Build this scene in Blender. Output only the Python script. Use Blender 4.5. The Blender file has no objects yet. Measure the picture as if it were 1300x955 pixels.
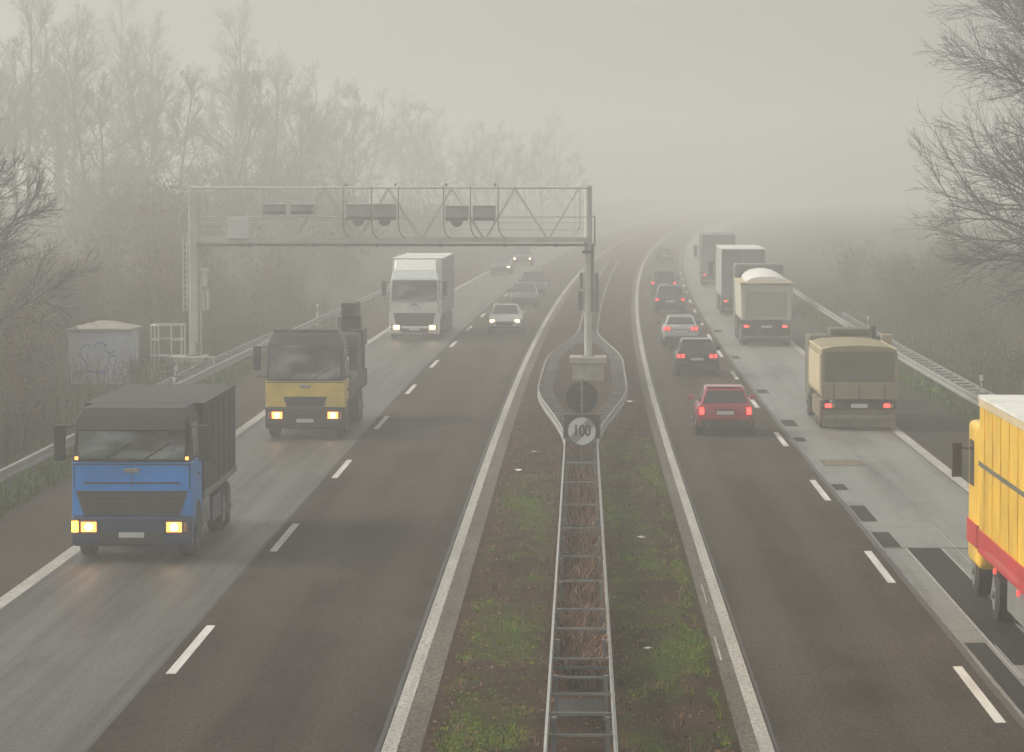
import bpy, math, random
from mathutils import Vector, Matrix, noise as mn
R = math.radians
scene = bpy.context.scene
col = scene.collection

# ------------------------------------------------------------------ helpers
def curve(Y):
    """sideways drift of the motorway as it bends to the right (m)"""
    return 5.5e-5 * (Y - 94) ** 2 if Y > 94 else 0.0

def P(u, Y, z=0.0):
    return Vector((u + curve(Y), Y, z))

def heading(Y):
    return -math.atan(1.1e-4 * (Y - 94)) if Y > 94 else 0.0

class MB:
    def __init__(s):
        s.v = []; s.f = []
    def add(s, vs, fs):
        o = len(s.v)
        s.v += [tuple(p) for p in vs]
        s.f += [tuple(i + o for i in f) for f in fs]
        return s
    def box(s, x0, x1, y0, y1, z0, z1):
        vs = [(x0,y0,z0),(x1,y0,z0),(x1,y1,z0),(x0,y1,z0),(x0,y0,z1),(x1,y0,z1),(x1,y1,z1),(x0,y1,z1)]
        return s.add(vs, [(3,2,1,0),(4,5,6,7),(0,1,5,4),(1,2,6,5),(2,3,7,6),(3,0,4,7)])
    def cbox(s, c, d):
        return s.box(c[0]-d[0]/2, c[0]+d[0]/2, c[1]-d[1]/2, c[1]+d[1]/2, c[2]-d[2]/2, c[2]+d[2]/2)
    def hexa(s, b, t):
        """b, t: four bottom and four top points, counter-clockwise from above"""
        return s.add(list(b) + list(t), [(3,2,1,0),(4,5,6,7),(0,1,5,4),(1,2,6,5),(2,3,7,6),(3,0,4,7)])
    def bar(s, p, q, w, h=None):
        h = h or w
        p = Vector(p); q = Vector(q); d = (q - p).normalized()
        up = Vector((0,0,1)) if abs(d.z) < .95 else Vector((0,1,0))
        a = d.cross(up).normalized() * w / 2; b = a.cross(d).normalized() * h / 2
        s.hexa([p-a-b, p+a-b, p+a+b, p-a+b], [q-a-b, q+a-b, q+a+b, q-a+b])
        return s
    def tube(s, pts, rad, n=6, cap=True):
        pts = [Vector(p) for p in pts]
        if not hasattr(rad, '__len__'): rad = [rad] * len(pts)
        o = len(s.v)
        for i, p in enumerate(pts):
            d = (pts[min(i+1, len(pts)-1)] - pts[max(i-1, 0)]).normalized()
            up = Vector((0,0,1)) if abs(d.z) < .9 else Vector((1,0,0))
            a = d.cross(up).normalized(); b = a.cross(d)
            for k in range(n):
                t = 2 * math.pi * k / n
                s.v.append(tuple(p + (a * math.cos(t) + b * math.sin(t)) * rad[i]))
        for i in range(len(pts) - 1):
            for k in range(n):
                k2 = (k + 1) % n
                s.f.append((o+i*n+k, o+i*n+k2, o+(i+1)*n+k2, o+(i+1)*n+k))
        if cap:
            s.f.append(tuple(o + k for k in reversed(range(n))))
            s.f.append(tuple(o + (len(pts)-1)*n + k for k in range(n)))
        return s
    def prism(s, prof, x0, x1):
        """prof: (y, z) outline, extruded along x"""
        n = len(prof)
        vs = [(x0, y, z) for y, z in prof] + [(x1, y, z) for y, z in prof]
        fs = [(i, (i+1) % n, n+(i+1) % n, n+i) for i in range(n)]
        fs += [tuple(reversed(range(n))), tuple(range(n, 2*n))]
        return s.add(vs, fs)
    def loft(s, rings, cap=True):
        n = len(rings[0]); o = len(s.v)
        for r in rings: s.v += [tuple(p) for p in r]
        for i in range(len(rings) - 1):
            for k in range(n):
                k2 = (k + 1) % n
                s.f.append((o+i*n+k, o+i*n+k2, o+(i+1)*n+k2, o+(i+1)*n+k))
        if cap:
            s.f.append(tuple(o+k for k in reversed(range(n))))
            s.f.append(tuple(o+(len(rings)-1)*n+k for k in range(n)))
        return s
    def panel(s, quad, th, inset=0.0):
        """thin plate set proud on a quad (counter-clockwise seen from outside)"""
        q = [Vector(p) for p in quad]
        n = (q[1]-q[0]).cross(q[3]-q[0]).normalized()
        if inset:
            c = sum(q, Vector()) / 4
            r = []
            for i in range(4):
                a = (q[(i+1) % 4] - q[i]).normalized(); b = (q[i-1] - q[i]).normalized()
                r.append(q[i] + (a + b) * inset)
            q = r
        s.hexa([p - n*.01 for p in q], [p + n*th for p in q])
        return s
    def disc(s, c, axis, r, th, n=24):
        c = Vector(c); a = Vector(axis).normalized()
        return s.tube([c - a*th/2, c + a*th/2], r, n)
    def build(s, name, mat, parent=None, smooth=None, bevel=0, seg=2):
        me = bpy.data.meshes.new(name)
        me.from_pydata(s.v, [], s.f)
        me.materials.append(mat)
        import bmesh
        bm = bmesh.new(); bm.from_mesh(me)
        if len(bm.faces) < 60000:
            bmesh.ops.recalc_face_normals(bm, faces=bm.faces)
        bm.to_mesh(me); bm.free()
        if smooth:
            for p in me.polygons: p.use_smooth = True
            me.set_sharp_from_angle(angle=R(smooth))
        o = bpy.data.objects.new(name, me); col.objects.link(o)
        if bevel:
            m = o.modifiers.new('bevel', 'BEVEL'); m.width = bevel; m.segments = seg
            m.limit_method = 'ANGLE'; m.angle_limit = R(35)
        if parent: o.parent = parent
        return o

def tag(o, label=None, cat=None, group=None, kind=None):
    if label: o['label'] = label
    if cat: o['category'] = cat
    if group: o['group'] = group
    if kind: o['kind'] = kind
    return o

def empty(name, loc, rz=0.0, label=None, cat=None, group=None):
    o = bpy.data.objects.new(name, None); col.objects.link(o)
    o.empty_display_size = .3
    o.location = loc; o.rotation_euler = (0, 0, rz)
    return tag(o, label, cat, group)

def copy_tree(o, parent=None):
    c = o.copy(); col.objects.link(c)
    if parent: c.parent = parent
    for ch in list(o.children): copy_tree(ch, c)
    return c

def struct(o): return tag(o, kind='structure')

# ------------------------------------------------------------------ materials
def mat(name, c, rough=.6, metal=0, var=.12, scale=3.0, c2=None, coat=0, bump=0, bscale=40, detail=4, spec=.5):
    m = bpy.data.materials.new(name); m.use_nodes = True
    nt = m.node_tree; b = nt.nodes['Principled BSDF']
    tc = nt.nodes.new('ShaderNodeTexCoord')
    n = nt.nodes.new('ShaderNodeTexNoise'); n.inputs['Scale'].default_value = scale; n.inputs['Detail'].default_value = detail
    nt.links.new(tc.outputs['Object'], n.inputs['Vector'])
    r = nt.nodes.new('ShaderNodeValToRGB')
    lo = [x * (1 - var) for x in c]; hi = list(c2) if c2 else [min(1, x * (1 + var)) for x in c]
    r.color_ramp.elements[0].position = .3; r.color_ramp.elements[1].position = .7
    r.color_ramp.elements[0].color = (*lo, 1); r.color_ramp.elements[1].color = (*hi, 1)
    nt.links.new(n.outputs['Fac'], r.inputs['Fac'])
    nt.links.new(r.outputs['Color'], b.inputs['Base Color'])
    mr = nt.nodes.new('ShaderNodeMapRange'); mr.inputs[3].default_value = max(0, rough - .08); mr.inputs[4].default_value = min(1, rough + .08)
    nt.links.new(n.outputs['Fac'], mr.inputs[0]); nt.links.new(mr.outputs[0], b.inputs['Roughness'])
    b.inputs['Metallic'].default_value = metal
    b.inputs['Coat Weight'].default_value = coat
    b.inputs['Specular IOR Level'].default_value = spec
    if bump:
        n2 = nt.nodes.new('ShaderNodeTexNoise'); n2.inputs['Scale'].default_value = bscale; n2.inputs['Detail'].default_value = 5
        nt.links.new(tc.outputs['Object'], n2.inputs['Vector'])
        bp = nt.nodes.new('ShaderNodeBump'); bp.inputs['Strength'].default_value = bump; bp.inputs['Distance'].default_value = .02
        nt.links.new(n2.outputs['Fac'], bp.inputs['Height']); nt.links.new(bp.outputs[0], b.inputs['Normal'])
    return m

def lamp_mat(name, c, strength):
    m = mat(name, [x * .6 + .05 for x in c], .2, var=.02)
    b = m.node_tree.nodes['Principled BSDF']
    b.inputs['Emission Color'].default_value = (*c, 1); b.inputs['Emission Strength'].default_value = strength
    return m

def N(nt, t, **kw):
    n = nt.nodes.new('ShaderNode' + t)
    for k, v in kw.items():
        if k in n.inputs: n.inputs[k].default_value = v
        else: setattr(n, k, v)
    return n

def mixc(nt, f, a, b, blend='MIX'):
    """f, a, b sockets or values -> colour socket"""
    m = nt.nodes.new('ShaderNodeMix'); m.data_type = 'RGBA'; m.blend_type = blend
    for idx, val in ((0, f), (6, a), (7, b)):
        if hasattr(val, 'is_linked'): nt.links.new(val, m.inputs[idx])
        else: m.inputs[idx].default_value = val if idx == 0 else (*val, 1)
    return m.outputs[2]

def ramp(nt, src, p0, p1, v0=0.0, v1=1.0):
    m = nt.nodes.new('ShaderNodeMapRange'); m.interpolation_type = 'SMOOTHSTEP'
    for i, v in enumerate((p0, p1, v0, v1)): m.inputs[i+1].default_value = v
    nt.links.new(src, m.inputs[0])
    return m.outputs[0]

def uvnoise(nt, sx, sy, scale=1.0, detail=5, rough=.6):
    uv = N(nt, 'UVMap'); mp = N(nt, 'Mapping'); mp.inputs['Scale'].default_value = (sx, sy, 1)
    nt.links.new(uv.outputs[0], mp.inputs[0])
    n = N(nt, 'TexNoise'); n.inputs['Scale'].default_value = scale; n.inputs['Detail'].default_value = detail; n.inputs['Roughness'].default_value = rough
    nt.links.new(mp.outputs[0], n.inputs['Vector'])
    return n.outputs['Fac']

def pavement(name, base, worn, dark, rough=.9, tracks=(), joint=0, spec=.02, streak=.25, fine=.75):
    """asphalt or concrete: across u (m), along v (m) held in the UVs; wheel tracks at the given u"""
    m = bpy.data.materials.new(name); m.use_nodes = True
    nt = m.node_tree; b = nt.nodes['Principled BSDF']
    big = uvnoise(nt, .35, .09, 1.0, 3); mid = uvnoise(nt, 2.2, .6, 1.0, 8, .76); grain = uvnoise(nt, 15, 6, 1.0, 6, .8); st = uvnoise(nt, 3.2, .05, 1.0, 5); cross = uvnoise(nt, .5, 4.0, 1.0, 5, .7)
    c = mixc(nt, ramp(nt, big, .35, .68), base, worn)
    c = mixc(nt, ramp(nt, st, .50, .74, 0, streak), c, dark)
    c = mixc(nt, ramp(nt, cross, .56, .78, 0, streak * .55), c, dark)
    c = mixc(nt, ramp(nt, mid, .34, .52, .55, 0), c, dark); c = mixc(nt, ramp(nt, mid, .56, .74, 0, .5), c, worn)
    if tracks:
        uv = N(nt, 'UVMap'); sp = N(nt, 'SeparateXYZ'); nt.links.new(uv.outputs[0], sp.inputs[0])
        acc = None
        for t in tracks:
            d = N(nt, 'Math', operation='SUBTRACT'); nt.links.new(sp.outputs[0], d.inputs[0]); d.inputs[1].default_value = t
            a = N(nt, 'Math', operation='ABSOLUTE'); nt.links.new(d.outputs[0], a.inputs[0])
            r = ramp(nt, a.outputs[0], .12, .62, 1, 0)
            if acc is None: acc = r
            else:
                ad = N(nt, 'Math', operation='MAXIMUM'); nt.links.new(acc, ad.inputs[0]); nt.links.new(r, ad.inputs[1]); acc = ad.outputs[0]
        mu = N(nt, 'Math', operation='MULTIPLY'); nt.links.new(acc, mu.inputs[0]); nt.links.new(ramp(nt, st, .3, .6, .35, .75), mu.inputs[1])
        c = mixc(nt, mu.outputs[0], c, worn)
    if joint:
        uv = N(nt, 'UVMap'); sp = N(nt, 'SeparateXYZ'); nt.links.new(uv.outputs[0], sp.inputs[0])
        dv = N(nt, 'Math', operation='DIVIDE'); nt.links.new(sp.outputs[1], dv.inputs[0]); dv.inputs[1].default_value = joint
        fr = N(nt, 'Math', operation='FRACT'); nt.links.new(dv.outputs[0], fr.inputs[0])
        pp = N(nt, 'Math', operation='PINGPONG'); nt.links.new(fr.outputs[0], pp.inputs[0]); pp.inputs[1].default_value = .5
        c = mixc(nt, ramp(nt, pp.outputs[0], .004, .011, .75, 0), c, dark)
    g = ramp(nt, grain, .3, .75, 1 - fine, 1 + fine)
    gg = N(nt, 'CombineColor'); [nt.links.new(g, gg.inputs[i]) for i in range(3)]
    c = mixc(nt, 1.0, c, gg.outputs[0], 'MULTIPLY')
    # small pale and dark chips in the surface
    sk = uvnoise(nt, 9, 5, 1.0, 2, .5)
    c = mixc(nt, ramp(nt, sk, .70, .76, 0, .45), c, [min(1, x * 2.2) for x in worn])
    nt.links.new(c, b.inputs['Base Color'])
    nt.links.new(ramp(nt, st, .3, .7, rough - .06, min(1, rough + .08)), b.inputs['Roughness'])
    b.inputs['Specular IOR Level'].default_value = spec
    bp = N(nt, 'Bump'); bp.inputs['Strength'].default_value = .35; bp.inputs['Distance'].default_value = .01
    nt.links.new(grain, bp.inputs['Height']); nt.links.new(bp.outputs[0], b.inputs['Normal'])
    return m

def line_paint(name, c=(.60, .59, .55), wear=.62):
    m = bpy.data.materials.new(name); m.use_nodes = True
    nt = m.node_tree; b = nt.nodes['Principled BSDF']
    n1 = uvnoise(nt, 14, 5, 1.0, 6, .75); n2 = uvnoise(nt, 22, .25, 1.0, 4); n3 = uvnoise(nt, 2, .3, 1.0, 3)
    cc = mixc(nt, ramp(nt, n3, .3, .7), c, [x * .78 for x in c])
    cc = mixc(nt, ramp(nt, n2, .50, .72, 0, .5), cc, (.22, .21, .19))
    cc = mixc(nt, ramp(nt, n1, wear - .04, wear + .08, 0, .8), cc, (.16, .155, .145))
    nt.links.new(cc, b.inputs['Base Color']); b.inputs['Roughness'].default_value = .8; b.inputs['Specular IOR Level'].default_value = .15
    return m

M = {}
M['galv'] = mat('galvanised_steel', (.27, .275, .265), .5, .35, .22, 2.5)
M['galv_dark'] = mat('weathered_steel', (.20, .205, .2), .55, .3, .25, 3)
M['post_steel'] = mat('post_steel', (.12, .125, .12), .6, .2, .2, 3)
M['gantry'] = mat('gantry_steel', (.55, .55, .50), .5, .1, .12, 1.5)
M['gantry_dark'] = mat('gantry_bracket', (.16, .17, .16), .5, .1, .12, 2)
M['camera_grey'] = mat('camera_housing', (.36, .37, .35), .45, .1, .1, 2)
M['white_panel'] = mat('white_panel', (.66, .67, .64), .5, 0, .06, 2)
M['concrete'] = mat('foundation_concrete', (.40, .38, .32), .85, 0, .22, 2.2, bump=.4)
M['shelter_wall'] = mat('shelter_wall', (.40, .43, .48), .8, 0, .2, 1.4, bump=.2)
M['shelter_roof'] = mat('shelter_roof', (.25, .24, .20), .85, 0, .25, 3, bump=.3)
M['graffiti_blue'] = mat('graffiti_blue', (.05, .08, .34), .5, 0, .2, 5)
M['graffiti_red'] = mat('graffiti_red', (.28, .12, .11), .5, 0, .2, 5)
M['graffiti_pale'] = mat('graffiti_pale', (.45, .47, .52), .5, 0, .15, 5)
M['sign_white'] = mat('sign_white', (.75, .77, .75), .45, 0, .05, 3)
M['sign_black'] = mat('sign_black', (.028, .034, .032), .5, 0, .2, 3)
M['sign_grey'] = mat('sign_grey', (.05, .055, .055), .5, 0, .1, 3)
M['black'] = mat('black_plastic', (.018, .019, .02), .5, 0, .2, 4)
M['rubber'] = mat('tyre_rubber', (.022, .022, .022), .8, 0, .25, 6)
M['chassis'] = mat('chassis_grime', (.035, .033, .03), .7, 0, .35, 2)
M['rim'] = mat('wheel_rim', (.32, .32, .32), .4, .6, .15, 4)
M['glass'] = mat('dark_glass', (.018, .022, .024), .12, 0, .3, 1.2, coat=.4)
M['glass_grey'] = mat('windscreen_glass', (.03, .037, .036), .14, 0, .4, .9, coat=.4)
m = bpy.data.materials.new('window_pane'); m.use_nodes = True; nt = m.node_tree; nt.nodes.remove(nt.nodes['Principled BSDF'])
_t = N(nt, 'BsdfTransparent'); _t.inputs[0].default_value = (.72, .76, .74, 1); _g = N(nt, 'BsdfGlossy'); _g.inputs['Roughness'].default_value = .06
_x = N(nt, 'MixShader'); _f = N(nt, 'Fresnel'); _f.inputs[0].default_value = 1.5
_n = N(nt, 'TexNoise'); _n.inputs['Scale'].default_value = 2.2; _n.inputs['Detail'].default_value = 4
_a = N(nt, 'Math', operation='ADD'); nt.links.new(_f.outputs[0], _a.inputs[0]); nt.links.new(ramp(nt, _n.outputs['Fac'], .4, .7, .0, .16), _a.inputs[1])
nt.links.new(_a.outputs[0], _x.inputs[0]); nt.links.new(_t.outputs[0], _x.inputs[1]); nt.links.new(_g.outputs[0], _x.inputs[2]); nt.links.new(_x.outputs[0], nt.nodes['Material Output'].inputs[0])
M['pane'] = m
M['interior'] = mat('cab_interior', (.012, .012, .012), .9, 0, .2, 2)
M['seat'] = mat('seat_fabric', (.10, .10, .10), .9, 0, .2, 4)
M['blue'] = mat('blue_paint', (.002, .25, .76), .45, 0, .2, 1.5, coat=.1)
M['navy'] = mat('dark_blue_paint', (.012, .03, .09), .4, 0, .1, 1.5, coat=.2)
M['dark_tarp'] = mat('dark_tarpaulin', (.018, .02, .021), .7, 0, .3, 1.5, bump=.3, bscale=3)
M['yellow'] = mat('yellow_paint', (.78, .56, .10), .45, 0, .22, 1.5, coat=.2)
M['olive_dark'] = mat('cab_dark_green', (.05, .06, .052), .5, 0, .2, 1.5)
M['crane'] = mat('dark_machinery', (.05, .048, .042), .55, 0, .3, 2)
M['load_grey'] = mat('grey_load', (.30, .30, .27), .75, 0, .35, 2.5)
M['white'] = mat('white_paint', (.72, .72, .69), .4, 0, .07, 1.2, coat=.2)
M['pale_cyan'] = mat('pale_deflector', (.56, .63, .62), .4, 0, .06, 1.2, coat=.2)
M['shaded_side'] = mat('shaded_trailer_side', (.30, .31, .30), .6, 0, .15, .8, bump=.2, bscale=2)  # sides of the white trailer, darkened to hold their shade in the colour
M['grille'] = mat('grille_black', (.05, .05, .052), .5, 0, .2, 6)
M['khaki'] = mat('khaki_tarpaulin', (.25, .215, .12), .75, 0, .2, 1.3, bump=.35, bscale=2.5)
M['khaki_dark'] = mat('dark_khaki_flap', (.10, .095, .065), .75, 0, .25, 1.3, bump=.3, bscale=3)
M['khaki_pale'] = mat('tan_trim_and_light', (.48, .39, .24), .6, 0, .15, 1.5)  # trim colour; also painted light on the khaki truck's side and mirror
M['brown_dirty'] = mat('muddy_brown', (.15, .115, .07), .8, 0, .35, 1.5)
M['cream'] = mat('cream_paint', (.50, .48, .38), .5, 0, .12, 1.0)
M['cream_grey'] = mat('grey_tailgate', (.33, .33, .29), .55, 0, .12, 1.0)  # grey centre panel of the cream rear gate
M['box_grey'] = mat('grey_box_door', (.15, .16, .16), .5, 0, .15, .8)
M['box_lit'] = mat('lit_box_side', (.40, .41, .39), .55, 0, .12, .8)  # paler than the rear doors: light from the left put into the colour
M['post_yellow'] = mat('parcel_yellow', (.74, .45, .03), .45, 0, .2, 1.1, coat=.2)
M['post_red'] = mat('stripe_red', (.48, .02, .025), .45, 0, .1, 1, coat=.2)
M['pale_roof'] = mat('pale_roof', (.62, .62, .58), .6, 0, .12, 1)
M['red_car'] = mat('red_car_paint', (.31, .004, .040), .3, 0, .2, 1, coat=.6)
M['black_car'] = mat('black_car_paint', (.014, .016, .019), .3, 0, .1, 1, coat=.6)
M['silver_car'] = mat('silver_car_paint', (.50, .51, .50), .35, .25, .06, 1, coat=.5)
M['grey_car'] = mat('dark_grey_car_paint', (.05, .056, .06), .3, .1, .1, 1, coat=.5)
M['cream_car'] = mat('pale_car_paint', (.58, .58, .52), .35, .1, .06, 1, coat=.5)
M['plate'] = mat('number_plate', (.6, .6, .58), .5, 0, .03, 3)
M['headlight'] = lamp_mat('headlight_lit', (1.0, .34, .07), 1.7)
M['hot'] = lamp_mat('headlight_core', (1.0, .74, .40), 14)
M['headlight_white'] = lamp_mat('headlight_far', (1.0, .66, .32), 2.6)
M['lens'] = mat('clear_lens', (.35, .36, .36), .15, .2, .1, 5, coat=.5)
M['indicator'] = lamp_mat('indicator_lit', (1.0, .33, .02), 9)
M['marker'] = lamp_mat('marker_lit', (1.0, .30, .06), 3.0)
M['tail'] = lamp_mat('tail_light_lit', (1.0, .035, .03), 3.2)
M['tail_dim'] = lamp_mat('tail_light_dim', (1.0, .05, .04), 1.0)
M['orange'] = mat('orange_trim', (.5, .24, .08), .5, 0, .15, 2)
M['litter'] = mat('white_litter', (.7, .7, .66), .7, 0, .1, 5)
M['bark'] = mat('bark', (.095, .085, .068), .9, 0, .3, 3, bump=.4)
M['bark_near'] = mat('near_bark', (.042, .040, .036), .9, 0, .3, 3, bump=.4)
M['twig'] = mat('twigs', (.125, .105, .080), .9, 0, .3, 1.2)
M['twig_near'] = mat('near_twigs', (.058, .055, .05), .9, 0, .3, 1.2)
EXPOSURE, SKY, SUNP, FOG = .93, .10, 1.0, .0032
# ------------------------------------------------------------------ camera, sky, sun, air
scene.view_settings.view_transform = 'Standard'; scene.view_settings.look = 'None'
scene.view_settings.gamma = 1.0; scene.view_settings.use_curve_mapping = False
scene.view_settings.exposure = EXPOSURE
cam = bpy.data.cameras.new('camera'); co = bpy.data.objects.new('camera', cam); col.objects.link(co)
cam.sensor_width = 36; cam.lens = 125.3; cam.clip_start = 1; cam.clip_end = 6000
co.location = (0, 0, 7.8); co.rotation_euler = (R(90 - 3.105), 0, R(1.114))
scene.camera = co

SUN_EL, SUN_ROT = 38, -82
w = bpy.data.worlds.new('World'); scene.world = w; w.use_nodes = True
nt = w.node_tree; bg = nt.nodes['Background']
sky = N(nt, 'TexSky'); sky.sky_type = 'NISHITA'; sky.sun_disc = False
sky.sun_elevation = R(SUN_EL); sky.sun_rotation = R(SUN_ROT); sky.air_density = 1.0; sky.dust_density = 4.0; sky.ozone_density = .6
hs = N(nt, 'HueSaturation'); hs.inputs['Saturation'].default_value = .12
nt.links.new(sky.outputs[0], hs.inputs['Color']); 
wm = mixc(nt, 1.0, hs.outputs[0], (1.0, .992, .950), 'MULTIPLY')      # overcast: the blue is gone from the sky
nt.links.new(wm, bg.inputs[0]); bg.inputs[1].default_value = SKY
sl = bpy.data.lights.new('sun', 'SUN'); sl.energy = SUNP; sl.angle = R(25); sl.color = (1, .88, .70)
so = bpy.data.objects.new('sun', sl); col.objects.link(so)
d = Vector((math.sin(R(SUN_ROT)) * math.cos(R(SUN_EL)), math.cos(R(SUN_ROT)) * math.cos(R(SUN_EL)), math.sin(R(SUN_EL))))
so.rotation_euler = d.to_track_quat('Z', 'Y').to_euler(); so.location = (0, 0, 60)

hm = bpy.data.materials.new('haze'); hm.use_nodes = True; nt = hm.node_tree
nt.nodes.remove(nt.nodes['Principled BSDF'])
pv = N(nt, 'VolumePrincipled'); pv.inputs['Density'].default_value = FOG; pv.inputs['Color'].default_value = (.972, .966, .942, 1)
pv.inputs['Anisotropy'].default_value = .55
nt.links.new(pv.outputs[0], nt.nodes['Material Output'].inputs['Volume'])
tag(MB().box(-420, 420, -80, 1300, -1.6, 31).build('haze', hm), kind='stuff')

scene.cycles.use_denoising = True
scene.cycles.max_bounces = 6; scene.cycles.volume_bounces = 3; scene.cycles.transparent_max_bounces = 8
scene.cycles.diffuse_bounces = 3; scene.cycles.glossy_bounces = 2
scene.cycles.use_light_tree = True
scene.cycles.sample_clamp_indirect = 4

# ------------------------------------------------------------------ ground
def smooth(a, b, x):
    t = max(0, min(1, (x - a) / (b - a))); return t * t * (3 - 2 * t)
def gz(u, Y):
    z = -.03
    n = mn.noise((u * .11, Y * .05, 3)) * .5 + mn.noise((u * .4, Y * .3, 7)) * .14
    if u < -13.6:
        z = .03 + smooth(-19.5, -30, u) * 2.6 + smooth(-13.8, -17, u) * n * .35 + smooth(-22, -30, u) * n + smooth(-35, -90, u) * 3
    elif u > 12.4:
        z = .03 + smooth(15, 27, u) * 1.2 + smooth(12.6, 17, u) * n * .35 + smooth(20, 30, u) * n + smooth(35, 90, u) * 3
    return z

def grid(name, us, Ys, zf, m, uv=True):
    vs = [P(u, Y, zf(u, Y)) for Y in Ys for u in us]
    nu = len(us)
    fs = [(j*nu+i, j*nu+i+1, (j+1)*nu+i+1, (j+1)*nu+i) for j in range(len(Ys)-1) for i in range(nu-1)]
    me = bpy.data.meshes.new(name); me.from_pydata([tuple(v) for v in vs], [], fs); me.materials.append(m)
    if uv:
        l = me.uv_layers.new(name='UVMap')
        for lp in me.loops:
            k = lp.vertex_index
            l.data[lp.index].uv = (us[k % nu], Ys[k // nu])
    for p in me.polygons: p.use_smooth = True
    o = bpy.data.objects.new(name, me); col.objects.link(o)
    return o

Yr = [-60, -20, 20, 40] + [44 + 4*i for i in range(80)] + [370 + 15*i for i in range(30)] + [830 + 30*i for i in range(16)]
def soil(name, a, b_, c_, grn=None):
    m = bpy.data.materials.new(name); m.use_nodes = True; nt = m.node_tree; b = nt.nodes['Principled BSDF']
    tc = N(nt, 'TexCoord')
    def nz(s, d=5, r=.6):
        n = N(nt, 'TexNoise'); n.inputs['Scale'].default_value = s; n.inputs['Detail'].default_value = d; n.inputs['Roughness'].default_value = r
        nt.links.new(tc.outputs['Object'], n.inputs['Vector']); return n.outputs['Fac']
    c = mixc(nt, ramp(nt, nz(.5), .35, .65), a, b_)
    c = mixc(nt, ramp(nt, nz(5, 6, .7), .45, .72), c, c_)
    if grn:
        at = N(nt, 'Attribute'); at.attribute_name = 'moss'
        mu = N(nt, 'Math', operation='MULTIPLY'); nt.links.new(at.outputs['Fac'], mu.inputs[0]); nt.links.new(ramp(nt, nz(7, 6, .7), .32, .58), mu.inputs[1])
        c = mixc(nt, mu.outputs[0], c, grn)
    g = ramp(nt, nz(22, 4, .7), .3, .7, .55, 1.4)
    gg = N(nt, 'CombineColor'); [nt.links.new(g, gg.inputs[i]) for i in range(3)]
    c = mixc(nt, 1.0, c, gg.outputs[0], 'MULTIPLY')
    nt.links.new(c, b.inputs['Base Color']); b.inputs['Roughness'].default_value = 1; b.inputs['Specular IOR Level'].default_value = .03
    bp = N(nt, 'Bump'); bp.inputs['Strength'].default_value = .9; bp.inputs['Distance'].default_value = .06
    nt.links.new(nz(14, 5, .7), bp.inputs['Height']); nt.links.new(bp.outputs[0], b.inputs['Normal'])
    return m
ug = [-330, -200, -120, -90, -70, -55, -45, -38, -34, -30, -27, -24, -22, -20, -18.5, -17, -16, -15, -14.4, -13.9, -13.6, -13.55, 0, 12.35, 12.4, 12.8, 13.3, 14, 15, 16, 17.5, 19, 21, 23, 25, 27, 30, 34, 40, 50, 70, 90, 120, 200, 330]
M['verge'] = soil('verge_soil', (.05, .04, .026), (.04, .046, .02), (.032, .026, .018))
struct(grid('ground', ug, Yr, gz, M['verge']))

# median: brown leaf litter with patches of moss and short grass
def moss(u, Y):
    n = mn.noise((u * .9, Y * .22, 1.7)) * .5 + mn.noise((u * 2.6, Y * .7, 5.1)) * .38 + mn.noise((u * 7, Y * 2.2, 9.1)) * .2
    if u < 0:
        band = smooth(-2.1, -1.65, u) * (1 - smooth(-1.0, -.5, u)); far = 1 - smooth(84, 99, Y)
    else:
        band = smooth(.35, .8, u) * (1 - smooth(1.95, 2.1, u) * .2); far = 1 - smooth(96, 118, Y)
    return max(0, min(1, (n * 1.8 + .32) * band)) * far
M['median'] = soil('median_soil', (.036, .021, .012), (.068, .041, .025), (.012, .008, .006), (.065, .11, .008))
um = [-2.2 + .11*i for i in range(41)]
Ym = [40 + .3*i for i in range(340)] + [142 + 2*i for i in range(60)] + [262 + 15*i for i in range(50)]
mo = struct(grid('median_ground', um, Ym, lambda u, Y: .012 + .07 * smooth(2.18, 1.7, abs(u)) + .05 * mn.noise((u * 1.3, Y * .8, 0)) * smooth(2.15, 1.7, abs(u)), M['median']))
a = mo.data.attributes.new('moss', 'FLOAT', 'POINT')
for i in range(len(mo.data.vertices)):
    a.data[i].value = moss(um[i % 41], Ym[i // 41])

# ------------------------------------------------------------------ carriageways
def fill(a, b, n): return [a + (b - a) * i / n for i in range(n + 1)]
def ragged(u0, amp):
    return lambda Y: u0 + amp * (mn.noise((Y * .9, u0, 0)) + .6 * mn.noise((Y * 3.1, u0, 4)))
def strip(name, u0, u1, z, m, Ys=Yr, n=3):
    f0 = u0 if callable(u0) else (lambda Y: u0); f1 = u1 if callable(u1) else (lambda Y: u1)
    vs = []; uvs = []
    for Y in Ys:
        a, b = f0(Y), f1(Y)
        for i in range(n + 1):
            u = a + (b - a) * i / n; vs.append(tuple(P(u, Y, z))); uvs.append((u, Y))
    k = n + 1
    fs = [(j*k+i, j*k+i+1, (j+1)*k+i+1, (j+1)*k+i) for j in range(len(Ys)-1) for i in range(n)]
    me = bpy.data.meshes.new(name); me.from_pydata(vs, [], fs); me.materials.append(m)
    l = me.uv_layers.new(name='UVMap')
    for lp in me.loops: l.data[lp.index].uv = uvs[lp.vertex_index]
    o = bpy.data.objects.new(name, me); col.objects.link(o)
    return struct(o)
Yfine = [-60, -20, 20, 40] + [44 + .5*i for i in range(300)] + [194 + 4*i for i in range(60)] + [434 + 20*i for i in range(43)]
A_brown = pavement('brown_asphalt', (.040, .0335, .0265), (.072, .062, .051), (.020, .017, .014), tracks=(-5.6, -3.6))
A_brown2 = pavement('brown_asphalt_worn', (.042, .0355, .0275), (.074, .064, .052), (.021, .018, .0145), tracks=(3.3, 5.1))
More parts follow.
